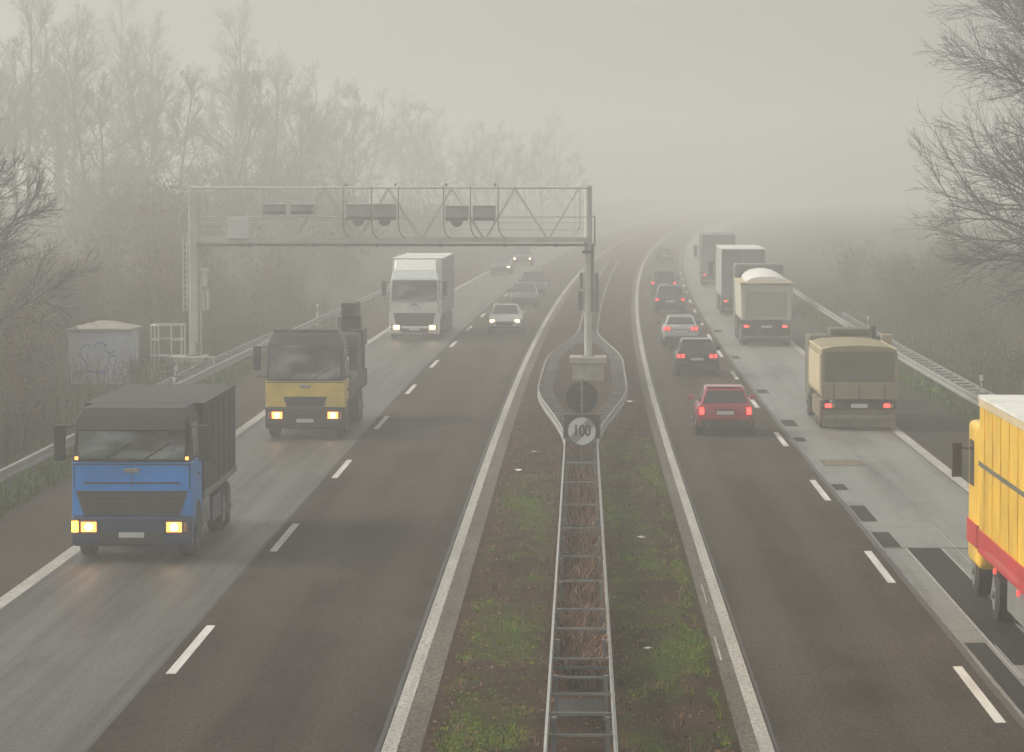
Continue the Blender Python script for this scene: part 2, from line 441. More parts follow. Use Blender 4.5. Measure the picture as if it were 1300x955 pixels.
A_slow = pavement('patched_grey_asphalt', (.048, .0455, .039), (.092, .088, .078), (.018, .017, .016), .5, tracks=(-9.6, -7.7), streak=.7, spec=.3)
C_slow = pavement('worn_concrete', (.14, .145, .137), (.21, .215, .205), (.065, .067, .065), 0.55, tracks=(7.15, 9.1), joint=6.2, streak=.5, fine=.25, spec=.2)
A_shoulder = pavement('grey_brown_shoulder', (.060, .050, .040), (.075, .063, .052), (.038, .033, .028), .85, streak=.3)
A_shoulder2 = pavement('dark_shoulder', (.038, .037, .034), (.050, .048, .045), (.025, .024, .022), .85, streak=.3)
A_edge = pavement('gravelly_edge_strip', (.12, .11, .092), (.165, .152, .128), (.06, .055, .047), .88, streak=.35)
strip('left_shoulder', ragged(-13.62, .10), -10.76, .0, A_shoulder, Yfine)
strip('left_slow_lane', -10.76, -6.80, .0, A_slow)
strip('left_fast_lane', -6.80, -2.72, .0, A_brown)
strip('left_edge_strip', -2.72, ragged(-2.14, .035), .0, A_edge, Yfine)
strip('right_edge_strip', ragged(2.06, .035), 2.60, .0, A_edge, Yfine)
strip('right_fast_lane', 2.60, 6.38, .0, A_brown2)
strip('right_slow_lane', 6.38, 9.95, .0, C_slow)
strip('right_shoulder', 9.95, ragged(12.44, .10), .0, A_shoulder2, Yfine)

tar = mat('joint_tar', (.022, .021, .02), .6, 0, .4, 2)
tar_soft = mat('old_joint_tar', (.045, .042, .038), .7, 0, .4, 1.2)
Yl = Yr
strip('left_lane_joint', ragged(-6.85, .015), ragged(-6.78, .02), .004, tar_soft, Yfine, 1)
strip('right_lane_joint', ragged(6.31, .02), ragged(6.43, .025), .004, tar_soft, Yfine, 1)
strip('left_edge_joint', ragged(-2.83, .012), ragged(-2.765, .02), .004, tar, Yfine, 1)
strip('right_edge_joint', ragged(2.69, .012), ragged(2.735, .02), .004, tar, Yfine, 1)
strip('right_shoulder_joint', ragged(9.70, .015), ragged(9.73, .015), .004, tar_soft, Yfine, 1)

W1 = line_paint('lane_paint'); W2 = line_paint('worn_edge_paint', (.43, .42, .38), .52)
strip('left_outer_edge_line', -10.92, -10.62, .006, W2, Yl, 1)
strip('left_inner_edge_line', -2.74, -2.53, .006, W2, Yl, 1)
strip('right_inner_edge_line', 2.46, 2.66, .006, W2, Yl, 1)
strip('right_outer_edge_line', 9.76, 10.06, .006, W2, Yl, 1)
for k in range(-1, 20):
    y0 = 51.3 + 18.05 * k; strip('lane_dash', 5.99, 6.15, .006, W1, fill(y0, y0 + 6, 4), 1)
    y0 = 56.2 + 18.8 * k; strip('lane_dash', -6.60, -6.44, .006, W1, fill(y0, y0 + 6.2, 4), 1)

patch_m = pavement('fresh_asphalt_patch', (.030, .031, .031), (.042, .043, .042), (.02, .021, .021), .85, streak=.3)
patch_old = pavement('brown_concrete_patch', (.20, .165, .12), (.23, .19, .14), (.14, .12, .09), .85, streak=.3)
for (u0, u1, y0, y1, m) in [(6.50, 6.95, 114.2, 117.2, patch_m), (6.47, 6.82, 107.4, 109.2, patch_m), (6.46, 6.80, 90.4, 92.2, patch_m),
        (6.47, 6.84, 82.0, 86.0, patch_m), (6.47, 6.87, 76.2, 79.5, patch_m), (6.97, 7.67, 57.5, 76.0, patch_m), (6.5, 6.86, 46, 60.3, patch_m),
        (6.5, 6.9, 132, 134.5, patch_m), (6.5, 6.85, 158, 160.5, patch_m), (6.5, 6.9, 186, 189, patch_m)]:
    strip('asphalt_patch', u0, u1, .004, m, fill(y0, y1, 4), 1)
strip('patch_border', 6.70, 7.84, .003, tar_soft, [98.1, 100.3], 1)
strip('concrete_patch', 6.76, 7.78, .005, patch_old, [98.35, 100.05], 1)
strip('slab_joint', 6.45, 9.7, .0035, tar_soft, [75.95, 76.12], 1)
scuff = mat('pale_scrape', (.36, .36, .34), .7, 0, .3, 2)
strip('scrape_line', 6.925, 6.955, .004, scuff, fill(56, 76, 5), 1); strip('scrape_line', 7.69, 7.715, .004, scuff, fill(57, 76, 5), 1)
strip('scrape_line', 6.98, 7.0, .0085, scuff, fill(46, 60, 5), 1); strip('scrape_line', 2.28, 2.31, .004, scuff, fill(58, 61, 3), 1)
strip('scrape_line', 2.33, 2.35, .004, scuff, fill(66, 69, 3), 1); strip('scrape_line', 8.0, 8.02, .004, scuff, fill(62, 82, 3), 1)
# ------------------------------------------------------------------ vegetation
def leafmat(name, a, b, scale=.8, spread=1.5):
    m = bpy.data.materials.new(name); m.use_nodes = True; nt = m.node_tree; bs = nt.nodes['Principled BSDF']
    tc = N(nt, 'NewGeometry'); n = N(nt, 'TexNoise'); n.inputs['Scale'].default_value = scale; n.inputs['Detail'].default_value = 6; n.inputs['Roughness'].default_value = .8
    nt.links.new(tc.outputs['Position'], n.inputs['Vector'])
    c = mixc(nt, ramp(nt, n.outputs['Fac'], .35, .65), a, b)
    rnd = ramp(nt, tc.outputs['Random Per Island'], 0, 1, .9 / spread, spread)
    gg = N(nt, 'CombineColor'); [nt.links.new(rnd, gg.inputs[i]) for i in range(3)]
    c = mixc(nt, 1.0, c, gg.outputs[0], 'MULTIPLY')
    nt.links.new(c, bs.inputs['Base Color']); bs.inputs['Roughness'].default_value = .9; bs.inputs['Specular IOR Level'].default_value = .08
    return m
M['grass'] = leafmat('grass_blades', (.09, .16, .009), (.14, .185, .014))
M['verge_grass'] = leafmat('verge_grass_blades', (.075, .135, .014), (.115, .16, .03))
M['leaf_litter'] = leafmat('fallen_leaves', (.12, .062, .026), (.19, .12, .055))
M['reed'] = leafmat('dead_reed', (.17, .10, .06), (.075, .046, .03), 2, 2.6)
M['weed'] = leafmat('brown_weed', (.06, .046, .026), (.10, .08, .042))
M['weed_r'] = leafmat('pale_weed', (.09, .085, .05), (.13, .115, .07))
M['shrub_leaf'] = leafmat('shrub_leaf', (.20, .165, .06), (.13, .12, .05))
M['shrub_leaf_brown'] = leafmat('brown_shrub_leaf', (.075, .055, .028), (.12, .095, .045))

def blades(name, spots, m, hmin, hmax, wd, lean=.5, per=4):
    """tufts of thin curved blades"""
    b = MB(); v = b.v; f = b.f
    for (p, s) in spots:
        for k in range(per):
            a = random.uniform(0, 6.283); h = random.uniform(hmin, hmax) * s; l = random.uniform(.1, lean) * h
            wx = wd * math.cos(a + 1.57) * s; wy = wd * math.sin(a + 1.57) * s
            x = p[0] + random.uniform(-.05, .05); y = p[1] + random.uniform(-.05, .05); z = p[2] - .01
            dx = math.cos(a) * l; dy = math.sin(a) * l; o = len(v)
            v += [(x-wx, y-wy, z), (x+wx, y+wy, z), (x+dx*.4+wx*.7, y+dy*.4+wy*.7, z+h*.65), (x+dx*.4-wx*.7, y+dy*.4-wy*.7, z+h*.65), (x+dx, y+dy, z+h*random.uniform(.8, 1))]
            f += [(o, o+1, o+2, o+3), (o+3, o+2, o+4)]
    return b.build(name, m)

random.seed(11)
sp = []
while len(sp) < 13000:
    Y = 44 + 80 * random.random() ** 1.3; u = random.uniform(-2.1, 2.05)
    if random.random() < moss(u, Y) * .95: sp.append((P(u, Y, .06), random.uniform(.6, 1.3)))
tag(blades('grass', sp, M['grass'], .02, .07, .010, 1.2, 4), kind='stuff')
sp = []
for _ in range(9000):
    Y = random.uniform(64, 190)
    if random.random() < .5: u = random.uniform(-15.2, -13.55) if random.random() < .8 else random.uniform(-16.5, -15.2)
    else: u = random.uniform(12.42, 14.2); Y = random.uniform(95, 230)
    sp.append((P(u, Y, gz(u, Y)), random.uniform(.5, 1.6)))
tag(blades('verge_grass', sp, M['verge_grass'], .08, .26, .02, .8, 5), kind='stuff')
# fallen leaves on the median
b = MB()
for _ in range(7500):
    Y = 44 + 85 * random.random() ** 1.3; u = random.uniform(-2.1, 2.05)
    if random.random() < moss(u, Y) * .75: continue
    p = P(u, Y, .085 + random.uniform(-.01, .015)); s = random.uniform(.018, .05); a = random.uniform(0, 6.28); t = random.uniform(-.5, .5)
    e1 = Vector((math.cos(a), math.sin(a), t)) * s; e2 = Vector((-math.sin(a), math.cos(a), random.uniform(-.6, .6))) * s * .6
    b.add([p - e1, p - e2, p + e1, p + e2], [(0, 1, 2, 3)])
tag(b.build('fallen_leaves', M['leaf_litter']), kind='stuff')
# dead reeds standing between the two rails of the median barrier
sp = []
for _ in range(8000):
    Y = random.choice((random.uniform(54, 57.5), random.uniform(58, 63), random.uniform(63.5, 71), random.uniform(72, 92)))
    if mn.noise((0, Y * .5, 3)) < -.12: continue
    sp.append((P(random.uniform(-.36, .36), Y, .05), random.uniform(.6, 1.35)))
tag(blades('dead_reeds', sp, M['reed'], .2, .56, .011, .8, 3), kind='stuff')

sp = []
for _ in range(420):
    Y = 44 + 70 * random.random() ** 1.3; u = random.choice((-1, 1)) * random.uniform(.5, 2.05)
    sp.append((P(u, Y, .06), random.uniform(.4, 1.1)))
tag(blades('dry_tufts', sp, M['reed'], .08, .26, .008, 1.0, 7), kind='stuff')
# tall weeds on both banks; the strip in front of the shelter and platform is mown
def in_view_of_shelter(u, Y): return u < -14.6 and 95 < Y < 141 and -.1475 < u / Y < -.110
def weeds(name, n, ua, ub, Ya, Yb, hm, m, seed, dens):
    random.seed(seed); b = MB(); v = b.v; f = b.f
    for _ in range(n):
        Y = Ya + (Yb - Ya) * random.random() ** 1.25; u = ua + (ub - ua) * random.random() ** 1.3
        if mn.noise((u * .5, Y * .2, seed)) < dens: continue
        if in_view_of_shelter(u, Y) and random.random() < .75: continue
        p = P(u, Y, gz(u, Y) - .02); h = random.uniform(.5, 1) * hm * (.75 + .5 * mn.noise((u * .3, Y * .12, 4))) * min(1, .35 + abs(abs(u) - 13.6) * .32)
        a = random.uniform(0, 6.28); l = random.uniform(.05, .35) * h; d = Vector((math.cos(a), math.sin(a), 0)) * l
        wv = Vector((random.uniform(.006, .012), 0, 0)); tip = p + d + Vector((0, 0, h)); mid = p + d * .35 + Vector((0, 0, h * .6)); o = len(v)
        v += [tuple(q) for q in (p - wv, p + wv, mid + wv * .8, mid - wv * .8, tip)]
        f += [(o, o+1, o+2, o+3), (o+3, o+2, o+4)]
        for k in range(random.randint(3, 6)):                # leaves and seed heads up the stem
            t = random.uniform(.35, 1); q = p + d * t * t + Vector((0, 0, h * t)); s = random.uniform(.03, .085); a2 = random.uniform(0, 6.28)
            e1 = Vector((math.cos(a2), math.sin(a2), random.uniform(-.2, .8))) * s; e2 = Vector((-math.sin(a2), math.cos(a2), random.uniform(-.5, .5))) * s * .4; o = len(v)
            v += [tuple(x) for x in (q, q + e1 * .5 + e2, q + e1 * 1.6, q + e1 * .5 - e2)]; f.append((o, o+1, o+2, o+3))
    return tag(b.build(name, m), kind='stuff')
weeds('undergrowth', 15000, -15.3, -30, 76, 210, 1.9, M['weed'], 21, -.35)
weeds('undergrowth', 11000, 14.3, 32, 98, 260, 2.0, M['weed_r'], 22, -.4)

def shrub_mesh(seed, h, leaf_n, spread):
    random.seed(seed); st = MB(); lf = MB()
    for k in range(46):
        a = random.uniform(0, 6.28); r0 = random.uniform(0, .45) * spread; hh = h * random.uniform(.55, 1)
        p = Vector((math.cos(a) * r0, math.sin(a) * r0, -.1)); d = Vector((math.cos(a) * random.uniform(.05, .4), math.sin(a) * random.uniform(.05, .4), 1)).normalized()
        pts = [p.copy()]
        for j in range(6):
            d = (d + Vector((random.uniform(-.22, .22), random.uniform(-.22, .22), .06))).normalized(); p = p + d * hh / 6; pts.append(p.copy())
        st.tube(pts, [.022 * (1 - j / 7.5) for j in range(7)], 3, False)
        for j in range(2, 7):
            for _ in range(3):
                d2 = Vector((random.uniform(-1, 1), random.uniform(-1, 1), random.uniform(.1, 1.2))).normalized(); l = random.uniform(.2, .6)
                q = pts[j] + d2 * l; st.tube([pts[j], pts[j] + d2 * l * .5 + Vector((0, 0, .03)), q], [.008, .006, .004], 3, False)
                for _ in range(leaf_n):
                    s = random.uniform(.03, .075); c = pts[j] + d2 * l * random.uniform(.2, 1.05); a2 = random.uniform(0, 6.28)
                    e1 = Vector((math.cos(a2), math.sin(a2), random.uniform(-.6, .6))) * s; e2 = Vector((-math.sin(a2), math.cos(a2), random.uniform(-.6, .6))) * s * .55
                    lf.add([c - e1, c - e2, c + e1, c + e2], [(0, 1, 2, 3)])
    return st, lf
def shrub_proto(seed, h, n, spread, leaf, label, group):
    e = empty('shrub', (0, 0, 0), 0, label, 'shrub', group)
    st, lf = shrub_mesh(seed, h, n, spread)
    st.build('stem', M['twig'], e); lf.build('foliage', leaf, e)
    return e
gl = 'brown shrubs in the thicket on the left bank'; gr = 'pale shrubs on the right bank'
SB = [shrub_proto(s, h, n, sp_, M['shrub_leaf_brown'], 'thin brown half leafless shrub in the thicket behind the left guard rail', gl) for s, h, n, sp_ in ((1, 3.4, 2, 1.4), (2, 2.6, 3, 1.7), (3, 4.2, 2, 1.6))]
SR = [shrub_proto(s, h, n, sp_, M['weed_r'], 'hazy pale brown shrub on the bank behind the right guard rail', gr) for s, h, n, sp_ in ((5, 2.4, 2, 1.5), (6, 3.2, 2, 1.6))]
def scatter(protos, spots, seed):
    random.seed(seed); used = set()
    for i, (u, Y, s) in enumerate(spots):
        p = protos[i % len(protos)]
        o = p if i < len(protos) else copy_tree(p)
        o.location = P(u, Y, gz(u, Y)); o.rotation_euler.z = random.uniform(0, 6.28); o.scale = (s, s, s * random.uniform(.9, 1.1))
random.seed(31)
sl_ = []
while len(sl_) < 90:
    Y = random.uniform(84, 205); u = -random.uniform(16.2, 25)
    if u > -20.8 and 124 < Y < 146: continue
    if u > -16.6 and Y > 120: continue
    if in_view_of_shelter(u - .8, Y) or in_view_of_shelter(u + .8, Y): continue
    sl_.append((u, Y, random.uniform(.7, 1.25)))
while len(sl_) < 150:
    Y = random.uniform(200, 420); sl_.append((-random.uniform(18.5, 26 + (Y - 180) * .16), Y, random.uniform(1.0, 1.5) * (1 if Y < 250 else 1.5)))
scatter(SB, sl_, 1)
sr_ = [(random.uniform(16.5, 28), random.uniform(118, 250), random.uniform(.7, 1.2)) for _ in range(40)] + [(random.uniform(26, 50), random.uniform(270, 420), random.uniform(.6, .9)) for _ in range(12)]
scatter(SR, sr_, 2)
e = shrub_proto(9, 3.2, 9, 1.5, M['shrub_leaf'], 'yellow green leafy shrub beside the graffiti covered shelter', None)
e.location = P(-20.6, 130.5, gz(-20.6, 130)); 
e = shrub_proto(10, 1.5, 8, 1.3, M['shrub_leaf'], 'low yellowish shrub between the shelter and the steel platform', None)
e.location = P(-17.3, 137.2, gz(-17.4, 136)); e.scale = (.6, .6, .6)
e = shrub_proto(12, 1.7, 8, 1.6, M['shrub_leaf'], 'orange leaved low shrub on the right bank near the yellow truck', None)
e.location = P(17.2, 137, gz(17.2, 137))

# bare trees: trunk with limbs, crown of finer branches and twigs
def tree_mesh(seed, H, spread, trunk_r, droop=0.0, lo=.2, dens=1.0, side=None, rmin=.0075):
    random.seed(seed); tr = MB(); cr = MB()
    def walk(p, d, L, r0, r1, n, wob, up):
        pts = [p.copy()]; rs = [r0]; ds = []
        for j in range(n):
            d = (d + Vector((random.gauss(0, wob), random.gauss(0, wob), random.gauss(0, wob) + up))).normalized()
            p = p + d * (L / n); pts.append(p.copy()); rs.append(r0 + (r1 - r0) * (j + 1) / n); ds.append(d.copy())
        return pts, rs, ds
    def side_dir(d, ang):
        a = random.uniform(0, 6.283); up = Vector((0, 0, 1)) if abs(d.z) < .9 else Vector((1, 0, 0))
        x = d.cross(up).normalized(); y = x.cross(d)
        return (d * math.cos(ang) + (x * math.cos(a) + y * math.sin(a)) * math.sin(ang)).normalized()
    def grow(pts, rs, ds, L, level):
        cnt = [0, 9, 8, 6][level]; cnt = max(2, int(cnt * dens + random.random()))
        for k in range(cnt):
            t = random.uniform(.2, 1.0); j = min(len(ds) - 1, int(t * len(ds))); fr = t * len(ds) - j
            p = pts[j].lerp(pts[j+1], max(0, min(1, fr))); r = rs[j] * .62; d = side_dir(ds[j], random.uniform(.3, .72))
            l2 = L * random.uniform(.36, .66) * (1.2 - t * .5)
            lo_ = max(rmin, r * .3)
            pp, rr, dd = walk(p, d, l2, max(rmin, min(r, (.06, .022, .011)[level - 1])), lo_ if level < 3 else rmin * .6, 5 if level < 3 else 4, .085, .045 - droop * .03)
            cr.tube(pp, rr, 4 if level < 2 else 3, False)
            if level < 3: grow(pp, rr, dd, l2, level + 1)
    pts, rs, ds = walk(Vector((0, 0, -.3)), Vector((random.gauss(0, .04), random.gauss(0, .04), 1)), H * .8, trunk_r, trunk_r * .22, 9, .05, .05)
    tr.tube(pts, rs, 8, False)
    nl = int(13 * dens) if side is None else int(17 * dens)
    for k in range(nl):
        t = lo + (1 - lo) * (k + random.random()) / nl; j = min(8, int(t * 9)); p = pts[j].lerp(pts[j+1], t * 9 - j) if t < 1 else pts[9]
        a = k * 2.4 + random.uniform(-.5, .5)
        if side is not None: a = side + random.gauss(0, .85)
        el = .35 + .75 * t - droop * .3 * (1 - t); L = H * spread * random.uniform(.75, 1.15) * (1.15 - .75 * t)
        d = Vector((math.cos(a) * math.cos(el), math.sin(a) * math.cos(el), math.sin(el)))
        pp, rr, dd = walk(p, d, L, rs[j] * .55, .02, 7, .10, .06 - droop * .03)
        tr.tube(pp, rr, 6, False); grow(pp, rr, dd, L, 1)
    return tr, cr
def tree_proto(label, group, tm, bark, twig):
    e = empty('bare_tree', (0, 0, 0), 0, label, 'tree', group)
    tr, cr = tm; tr.build('trunk', bark, e, smooth=60); cr.build('crown', twig, e)
    return e
gt = 'bare trees in the hazy wood on the left'; lt = 'tall leafless tree fading into the hazy wood on the left'
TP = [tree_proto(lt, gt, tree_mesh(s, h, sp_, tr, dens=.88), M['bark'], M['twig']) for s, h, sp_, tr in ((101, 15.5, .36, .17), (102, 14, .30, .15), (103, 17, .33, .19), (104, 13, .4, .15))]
spots = []
random.seed(8)
for (u, Y, s) in [(-41.6, 287, 1.16), (-36.8, 301, 1.1), (-47.6, 295, 1.28), (-53.6, 305, 1.39), (-33.8, 317, 1.1), (-42.8, 323, 1.33), (-50.0, 329, 1.45), (-59.6, 325, 1.51), (-38.0, 343, 1.28), (-46.4, 351, 1.51), (-34.4, 360, 1.22), (-56.0, 355, 1.57), (-65.6, 360, 1.62), (-41.6, 377, 1.51), (-51.2, 385, 1.62), (-36.8, 395, 1.39), (-62.0, 390, 1.74), (-71.6, 395, 1.74), (-45.2, 413, 1.62), (-57.2, 420, 1.74), (-35.6, 427, 1.28), (-40.4, 450, 1.51), (-39.2, 277, 0.99), (-45.2, 273, 1.1), (-31.4, 340, 0.93), (-39.8, 310, 1.22), (-57.2, 313, 1.39), (-30.8, 385, 1.04), (-32.0, 415, 1.16), (-52.4, 455, 1.74), (-65.6, 455, 1.86), (-38.0, 485, 1.39), (-47.6, 495, 1.62), (-35.6, 525, 1.28)]:
    spots.append((u, Y, s))
random.seed(61)
for k in range(26): Y = random.uniform(470, 760); spots.append((-random.uniform(13, 20 + (Y - 440) * .3), Y, random.uniform(.9, 1.35)))
scatter(TP, spots, 5)
gt2 = 'bare trees almost lost in the haze on the right'; lt2 = 'leafless tree almost lost in the haze on the right'
q = []
for p in TP[:2]:
    c = copy_tree(p); c['label'] = lt2; c['group'] = gt2; q.append(c)
scatter(q, [(50, 400, 1.0), (57, 412, 1.1), (52, 440, 1.2), (60, 450, 1.3)], 6)
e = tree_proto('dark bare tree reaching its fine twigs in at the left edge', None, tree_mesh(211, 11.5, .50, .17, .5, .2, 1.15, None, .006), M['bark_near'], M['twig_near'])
e.location = P(-20.4, 113, gz(-20.4, 113)); e.rotation_euler.z = .4
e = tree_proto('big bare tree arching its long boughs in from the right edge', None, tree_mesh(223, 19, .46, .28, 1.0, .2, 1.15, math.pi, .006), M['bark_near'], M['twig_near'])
e.location = P(21.6, 130, gz(21.6, 130))
# ------------------------------------------------------------------ guard rails
WB = [(0, .75), (.075, .735), (.08, .66), (.012, .62), (.012, .57), (.08, .53), (.075, .455), (0, .44), (-.006, .44), (.07, .462), (.07, .525), (.002, .565), (.002, .625), (.07, .665), (.07, .728), (-.006, .744)]
def beam(mb, uf, Y0, Y1, face, step=2.0, k=1.0):
    n = max(1, int((Y1 - Y0) / step)); rings = []
    for i in range(n + 1):
        Y = Y0 + (Y1 - Y0) * i / n
        rings.append([P(uf(Y) + face * a * k, Y, z) for a, z in WB])
    mb.loft(rings)
def steps(a, b, s):
    r = []
    while a < b: r.append(a); a += s
    return r
def guard_rail(label, uf, face, Y0, Y1, ladder, group=None):
    e = empty('guard_rail', P(uf(Y0), Y0, 0), 0, label, 'guard rail', group)
    inv = Matrix.Translation(-e.location)
    def part(mb, name, m, **k):
        o = mb.build(name, m, e, **k); o.location = -e.location; return o
    mb = MB(); beam(mb, uf, Y0, Y1, face); part(mb, 'rail_beam', M['galv'], smooth=40)
    for Y in steps(Y0 + 1, min(Y1, 240), 4):
        u = uf(Y) - face * .07
        p = P(u, Y, 0); g = -.2
        part(MB().box(p.x - .03, p.x + .03, Y - .05, Y + .05, g, .72), 'post', M['post_steel'])
    if ladder:
        l0, l1 = ladder; off = lambda Y: uf(Y) - face * .62
        mb = MB(); beam(mb, off, l0, l1, -face); part(mb, 'rear_beam', M['galv'], smooth=40)
        for Y in steps(l0 + .4, l1, 2.0):
            part(MB().bar(P(uf(Y) - face * .01, Y, .70), P(off(Y) + face * .01, Y, .70), .13, .05), 'spacer', M['galv_dark'])
    return e
guard_rail('long galvanised crash barrier along the left hard shoulder', lambda Y: -14.3, 1, 60, 330, (124, 172))
guard_rail('long galvanised crash barrier along the right hard shoulder', lambda Y: 13.1, -1, 60, 330, (108, 196))

def hw(Y): return .43 + 1.1 * smooth(97, 125, Y) * (1 - smooth(141, 172, Y))
e = empty('median_barrier', (0, 46, 0), 0, 'ladder like double crash barrier running down the median, bulging round the gantry mast', 'guard rail')
def mpart(mb, name, m, **k):
    o = mb.build(name, m, e, **k); o.location = -e.location; return o
for s in (-1, 1):
    mb = MB(); beam(mb, lambda Y: s * hw(Y), 38, 330, s, 1.5, .5); mpart(mb, 'rail_beam', M['galv'], smooth=40)
for Y in (43.4, 45.6, 47.5, 49.3, 51, 53, 56.6, 59.2, 63.4, 67.6, 73.2, 78.6, 84.5, 90.4):
    mpart(MB().bar(P(-hw(Y) + .01, Y, .69), P(hw(Y) - .01, Y, .69), .035, .035), 'crossbar', M['galv_dark' if int(Y) % 2 else 'galv'])
for Y in (53.6, 54.9, 57.9, 61.2, 65.5, 70.1, 71.4, 74.6, 76, 86.1, 87.6, 92.3, 93.6, 94.9):
    mpart(MB().bar(P(-hw(Y) + .01, Y, .47), P(hw(Y) - .01, Y, .47), .03, .04), 'brace', M['post_steel'])
for Y in steps(98, 171, 1.34):
    for s in (-1, 1):
        mpart(MB().bar(P(s * hw(Y) - s * .01, Y, .69), P(s * (hw(Y) - (.5 if hw(Y) > .9 else hw(Y) - .02)), Y, .69), .10, .05), 'spacer', M['galv_dark' if Y < 135 else 'galv'])
for Y in steps(47, 97, 4):
    for s in (-1, 1):
        p = P(s * (hw(Y) - .07), Y); mpart(MB().box(p.x - .03, p.x + .03, Y - .05, Y + .05, -.1, .72), 'post', M['galv_dark'])
for Y in steps(99, 170, 4):
    for s in (-1, 1):
        p = P(s * (hw(Y) - .07), Y); mpart(MB().box(p.x - .03, p.x + .03, Y - .05, Y + .05, -.1, .72), 'post', M['post_steel'])
struct(MB().box(-.33, .33, 51.2, 52.9, .02, .10).build('dark_ground_patch', mat('near_black_ground', (.014, .014, .014), .8)))  # near-black slab on the ground between the rails

# ------------------------------------------------------------------ delineator posts
def delineator(u, Y, tilt, label):
    e = empty('delineator_post', P(u, Y, gz(u, Y) - .05), 0, label, 'marker post', 'white marker posts behind the guard rails')
    e.rotation_euler = (R(-3), R(tilt), 0)
    MB().loft([[(-.06, -.05, z), (.06, -.05, z), (.03, .06, z), (-.03, .06, z)] for z in (0, .83)]).build('body', M['white_panel'], e)
    MB().loft([[(-.06, -.05, z), (.06, -.05, z), (.03, .06, z), (-.03, .06, z)] for z in (.831, 1.05)]).build('black_band', M['black'], e)
    MB().loft([[(-.06, -.05, 1.051), (.06, -.05, 1.051), (.03, .06, 1.051), (-.03, .06, 1.051)], [(-.06, -.05, 1.27), (.06, -.05, 1.27), (.03, .06, 1.22), (-.03, .06, 1.22)]]).build('cap', M['white_panel'], e)
    MB().box(-.025, .025, -.056, -.051, .86, 1.02).build('reflector', M['sign_white'], e)
delineator(-14.85, 128, 9, 'leaning white marker post with black band beside the left gantry foundation')
delineator(-14.95, 194, 1, 'hazy white marker post behind the left barrier, above the yellow truck')
delineator(13.62, 121.5, -2, 'white marker post with black band behind the right barrier')
delineator(13.75, 176, 0, 'hazy distant white marker post behind the right barrier')

# ------------------------------------------------------------------ road sign in the median
e = empty('road_sign', (.02, 96, .05), 0, 'end of 100 speed limit sign under a round sign seen from behind', 'road sign')
MB().tube([(0, 0, -.1), (0, 0, 2.46)], .03, 10).build('post', M['galv_dark'], e, smooth=40)
b_ = MB().disc((0, .05, 1.97), (0, 1, 0), .435, .02, 40).build('round_sign_back', M['sign_black'], e)
rim = [(.43 * math.cos(t * math.pi / 20), .05, 1.97 + .43 * math.sin(t * math.pi / 20)) for t in range(41)]
MB().tube(rim, .011, 6, False).build('rim', M['galv_dark'], b_)
MB().box(-.022, .022, -.034, -.02, 1.56, 2.41).build('fixing_band', M['galv'], b_)
for z in (1.75, 2.2): MB().box(-.09, .09, -.03, .04, z - .02, z + .02).build('clamp', M['galv_dark'], b_)
pl = MB().box(-.48, .48, -.055, -.035, .87, 1.50).build('backing_plate', M['sign_black'], e)
fr = MB()
for q in ((-.49, .49, 1.50, 1.525), (-.49, .49, .845, .87), (-.505, -.48, .845, 1.525), (.48, .505, .845, 1.525)): fr.box(q[0], q[1], -.06, -.03, q[2], q[3])
fr.build('plate_frame', M['galv_dark'], pl)
ds = MB().disc((0, -.075, 1.06), (0, 1, 0), .395, .02, 48).build('sign_face', M['sign_white'], e)
rim = [(.385 * math.cos(t * math.pi / 24), -.085, 1.06 + .385 * math.sin(t * math.pi / 24)) for t in range(49)]
MB().tube(rim, .014, 6, False).build('rim', M['sign_grey'], ds)
st = MB()
for k in range(5):
    o = (k - 2) * .05; c = Vector((o * .707, -.094, 1.06 - o * .707)); l = math.sqrt(.37 ** 2 - o * o)
    dd = Vector((.707, 0, .707)) * l; st.bar(c - dd, c + dd, .008, .021)
st.build('cancel_stripes', M['sign_black'], ds)
cu = bpy.data.curves.new('digits', 'FONT'); cu.body = '100'; cu.size = .42; cu.align_x = 'CENTER'; cu.align_y = 'CENTER'; cu.extrude = .003; cu.offset = .011; cu.space_character = .95
to = bpy.data.objects.new('digits_curve', cu); col.objects.link(to)
me = bpy.data.meshes.new_from_object(to.evaluated_get(bpy.context.evaluated_depsgraph_get())); bpy.data.objects.remove(to)
me.materials.clear(); me.materials.append(M['sign_grey'])
dg = bpy.data.objects.new('digits', me); col.objects.link(dg); dg.parent = ds
dg.location = (0, -.0885, 1.06); dg.rotation_euler = (R(90), 0, 0); dg.scale = (.8, 1.0, 1)

# ------------------------------------------------------------------ gantry
GY = 140.0
gx = lambda px: (px - 738) / 4525 * GY
gzz = lambda py: 7.8 - (py - 232) / 4525 * GY
e = empty('toll_gantry', (-15.25, GY, 0), 0, 'pale steel lattice gantry spanning the left carriageway with camera boxes', 'gantry')
def gp(mb, name, m, parent=None, **k):
    o = mb.build(name, m, parent or e, **k)
    if parent is None: o.location = (15.25, -GY, 0)
    return o
xl, xr = -15.25, .27; D = 1.0; yf, yb = GY - D / 2, GY + D / 2
gp(MB().box(xl - .17, xl + .17, GY - .2, GY + .2, 1.02, 7.68), 'mast', M['gantry'], bevel=.03)
gp(MB().box(xl + .24, xl + .31, GY - .05, GY + .03, 1.02, 7.3), 'conduit', M['gantry'])
gp(MB().tube([(xr, GY, 1.02), (xr, GY, 7.68)], .15, 16), 'mast', M['gantry'], smooth=40)
gp(MB().tube([(xr, GY, 5.02), (xr, GY, 5.14)], .24, 16), 'collar', M['gantry_dark'], smooth=40)
gp(MB().box(xr - .24, xr + .24, GY - .24, GY + .24, .985, 1.02), 'base_plate', M['galv_dark'])
gp(MB().box(xl - .3, xl + .3, GY - .3, GY + .3, .985, 1.02), 'base_plate', M['galv_dark'])
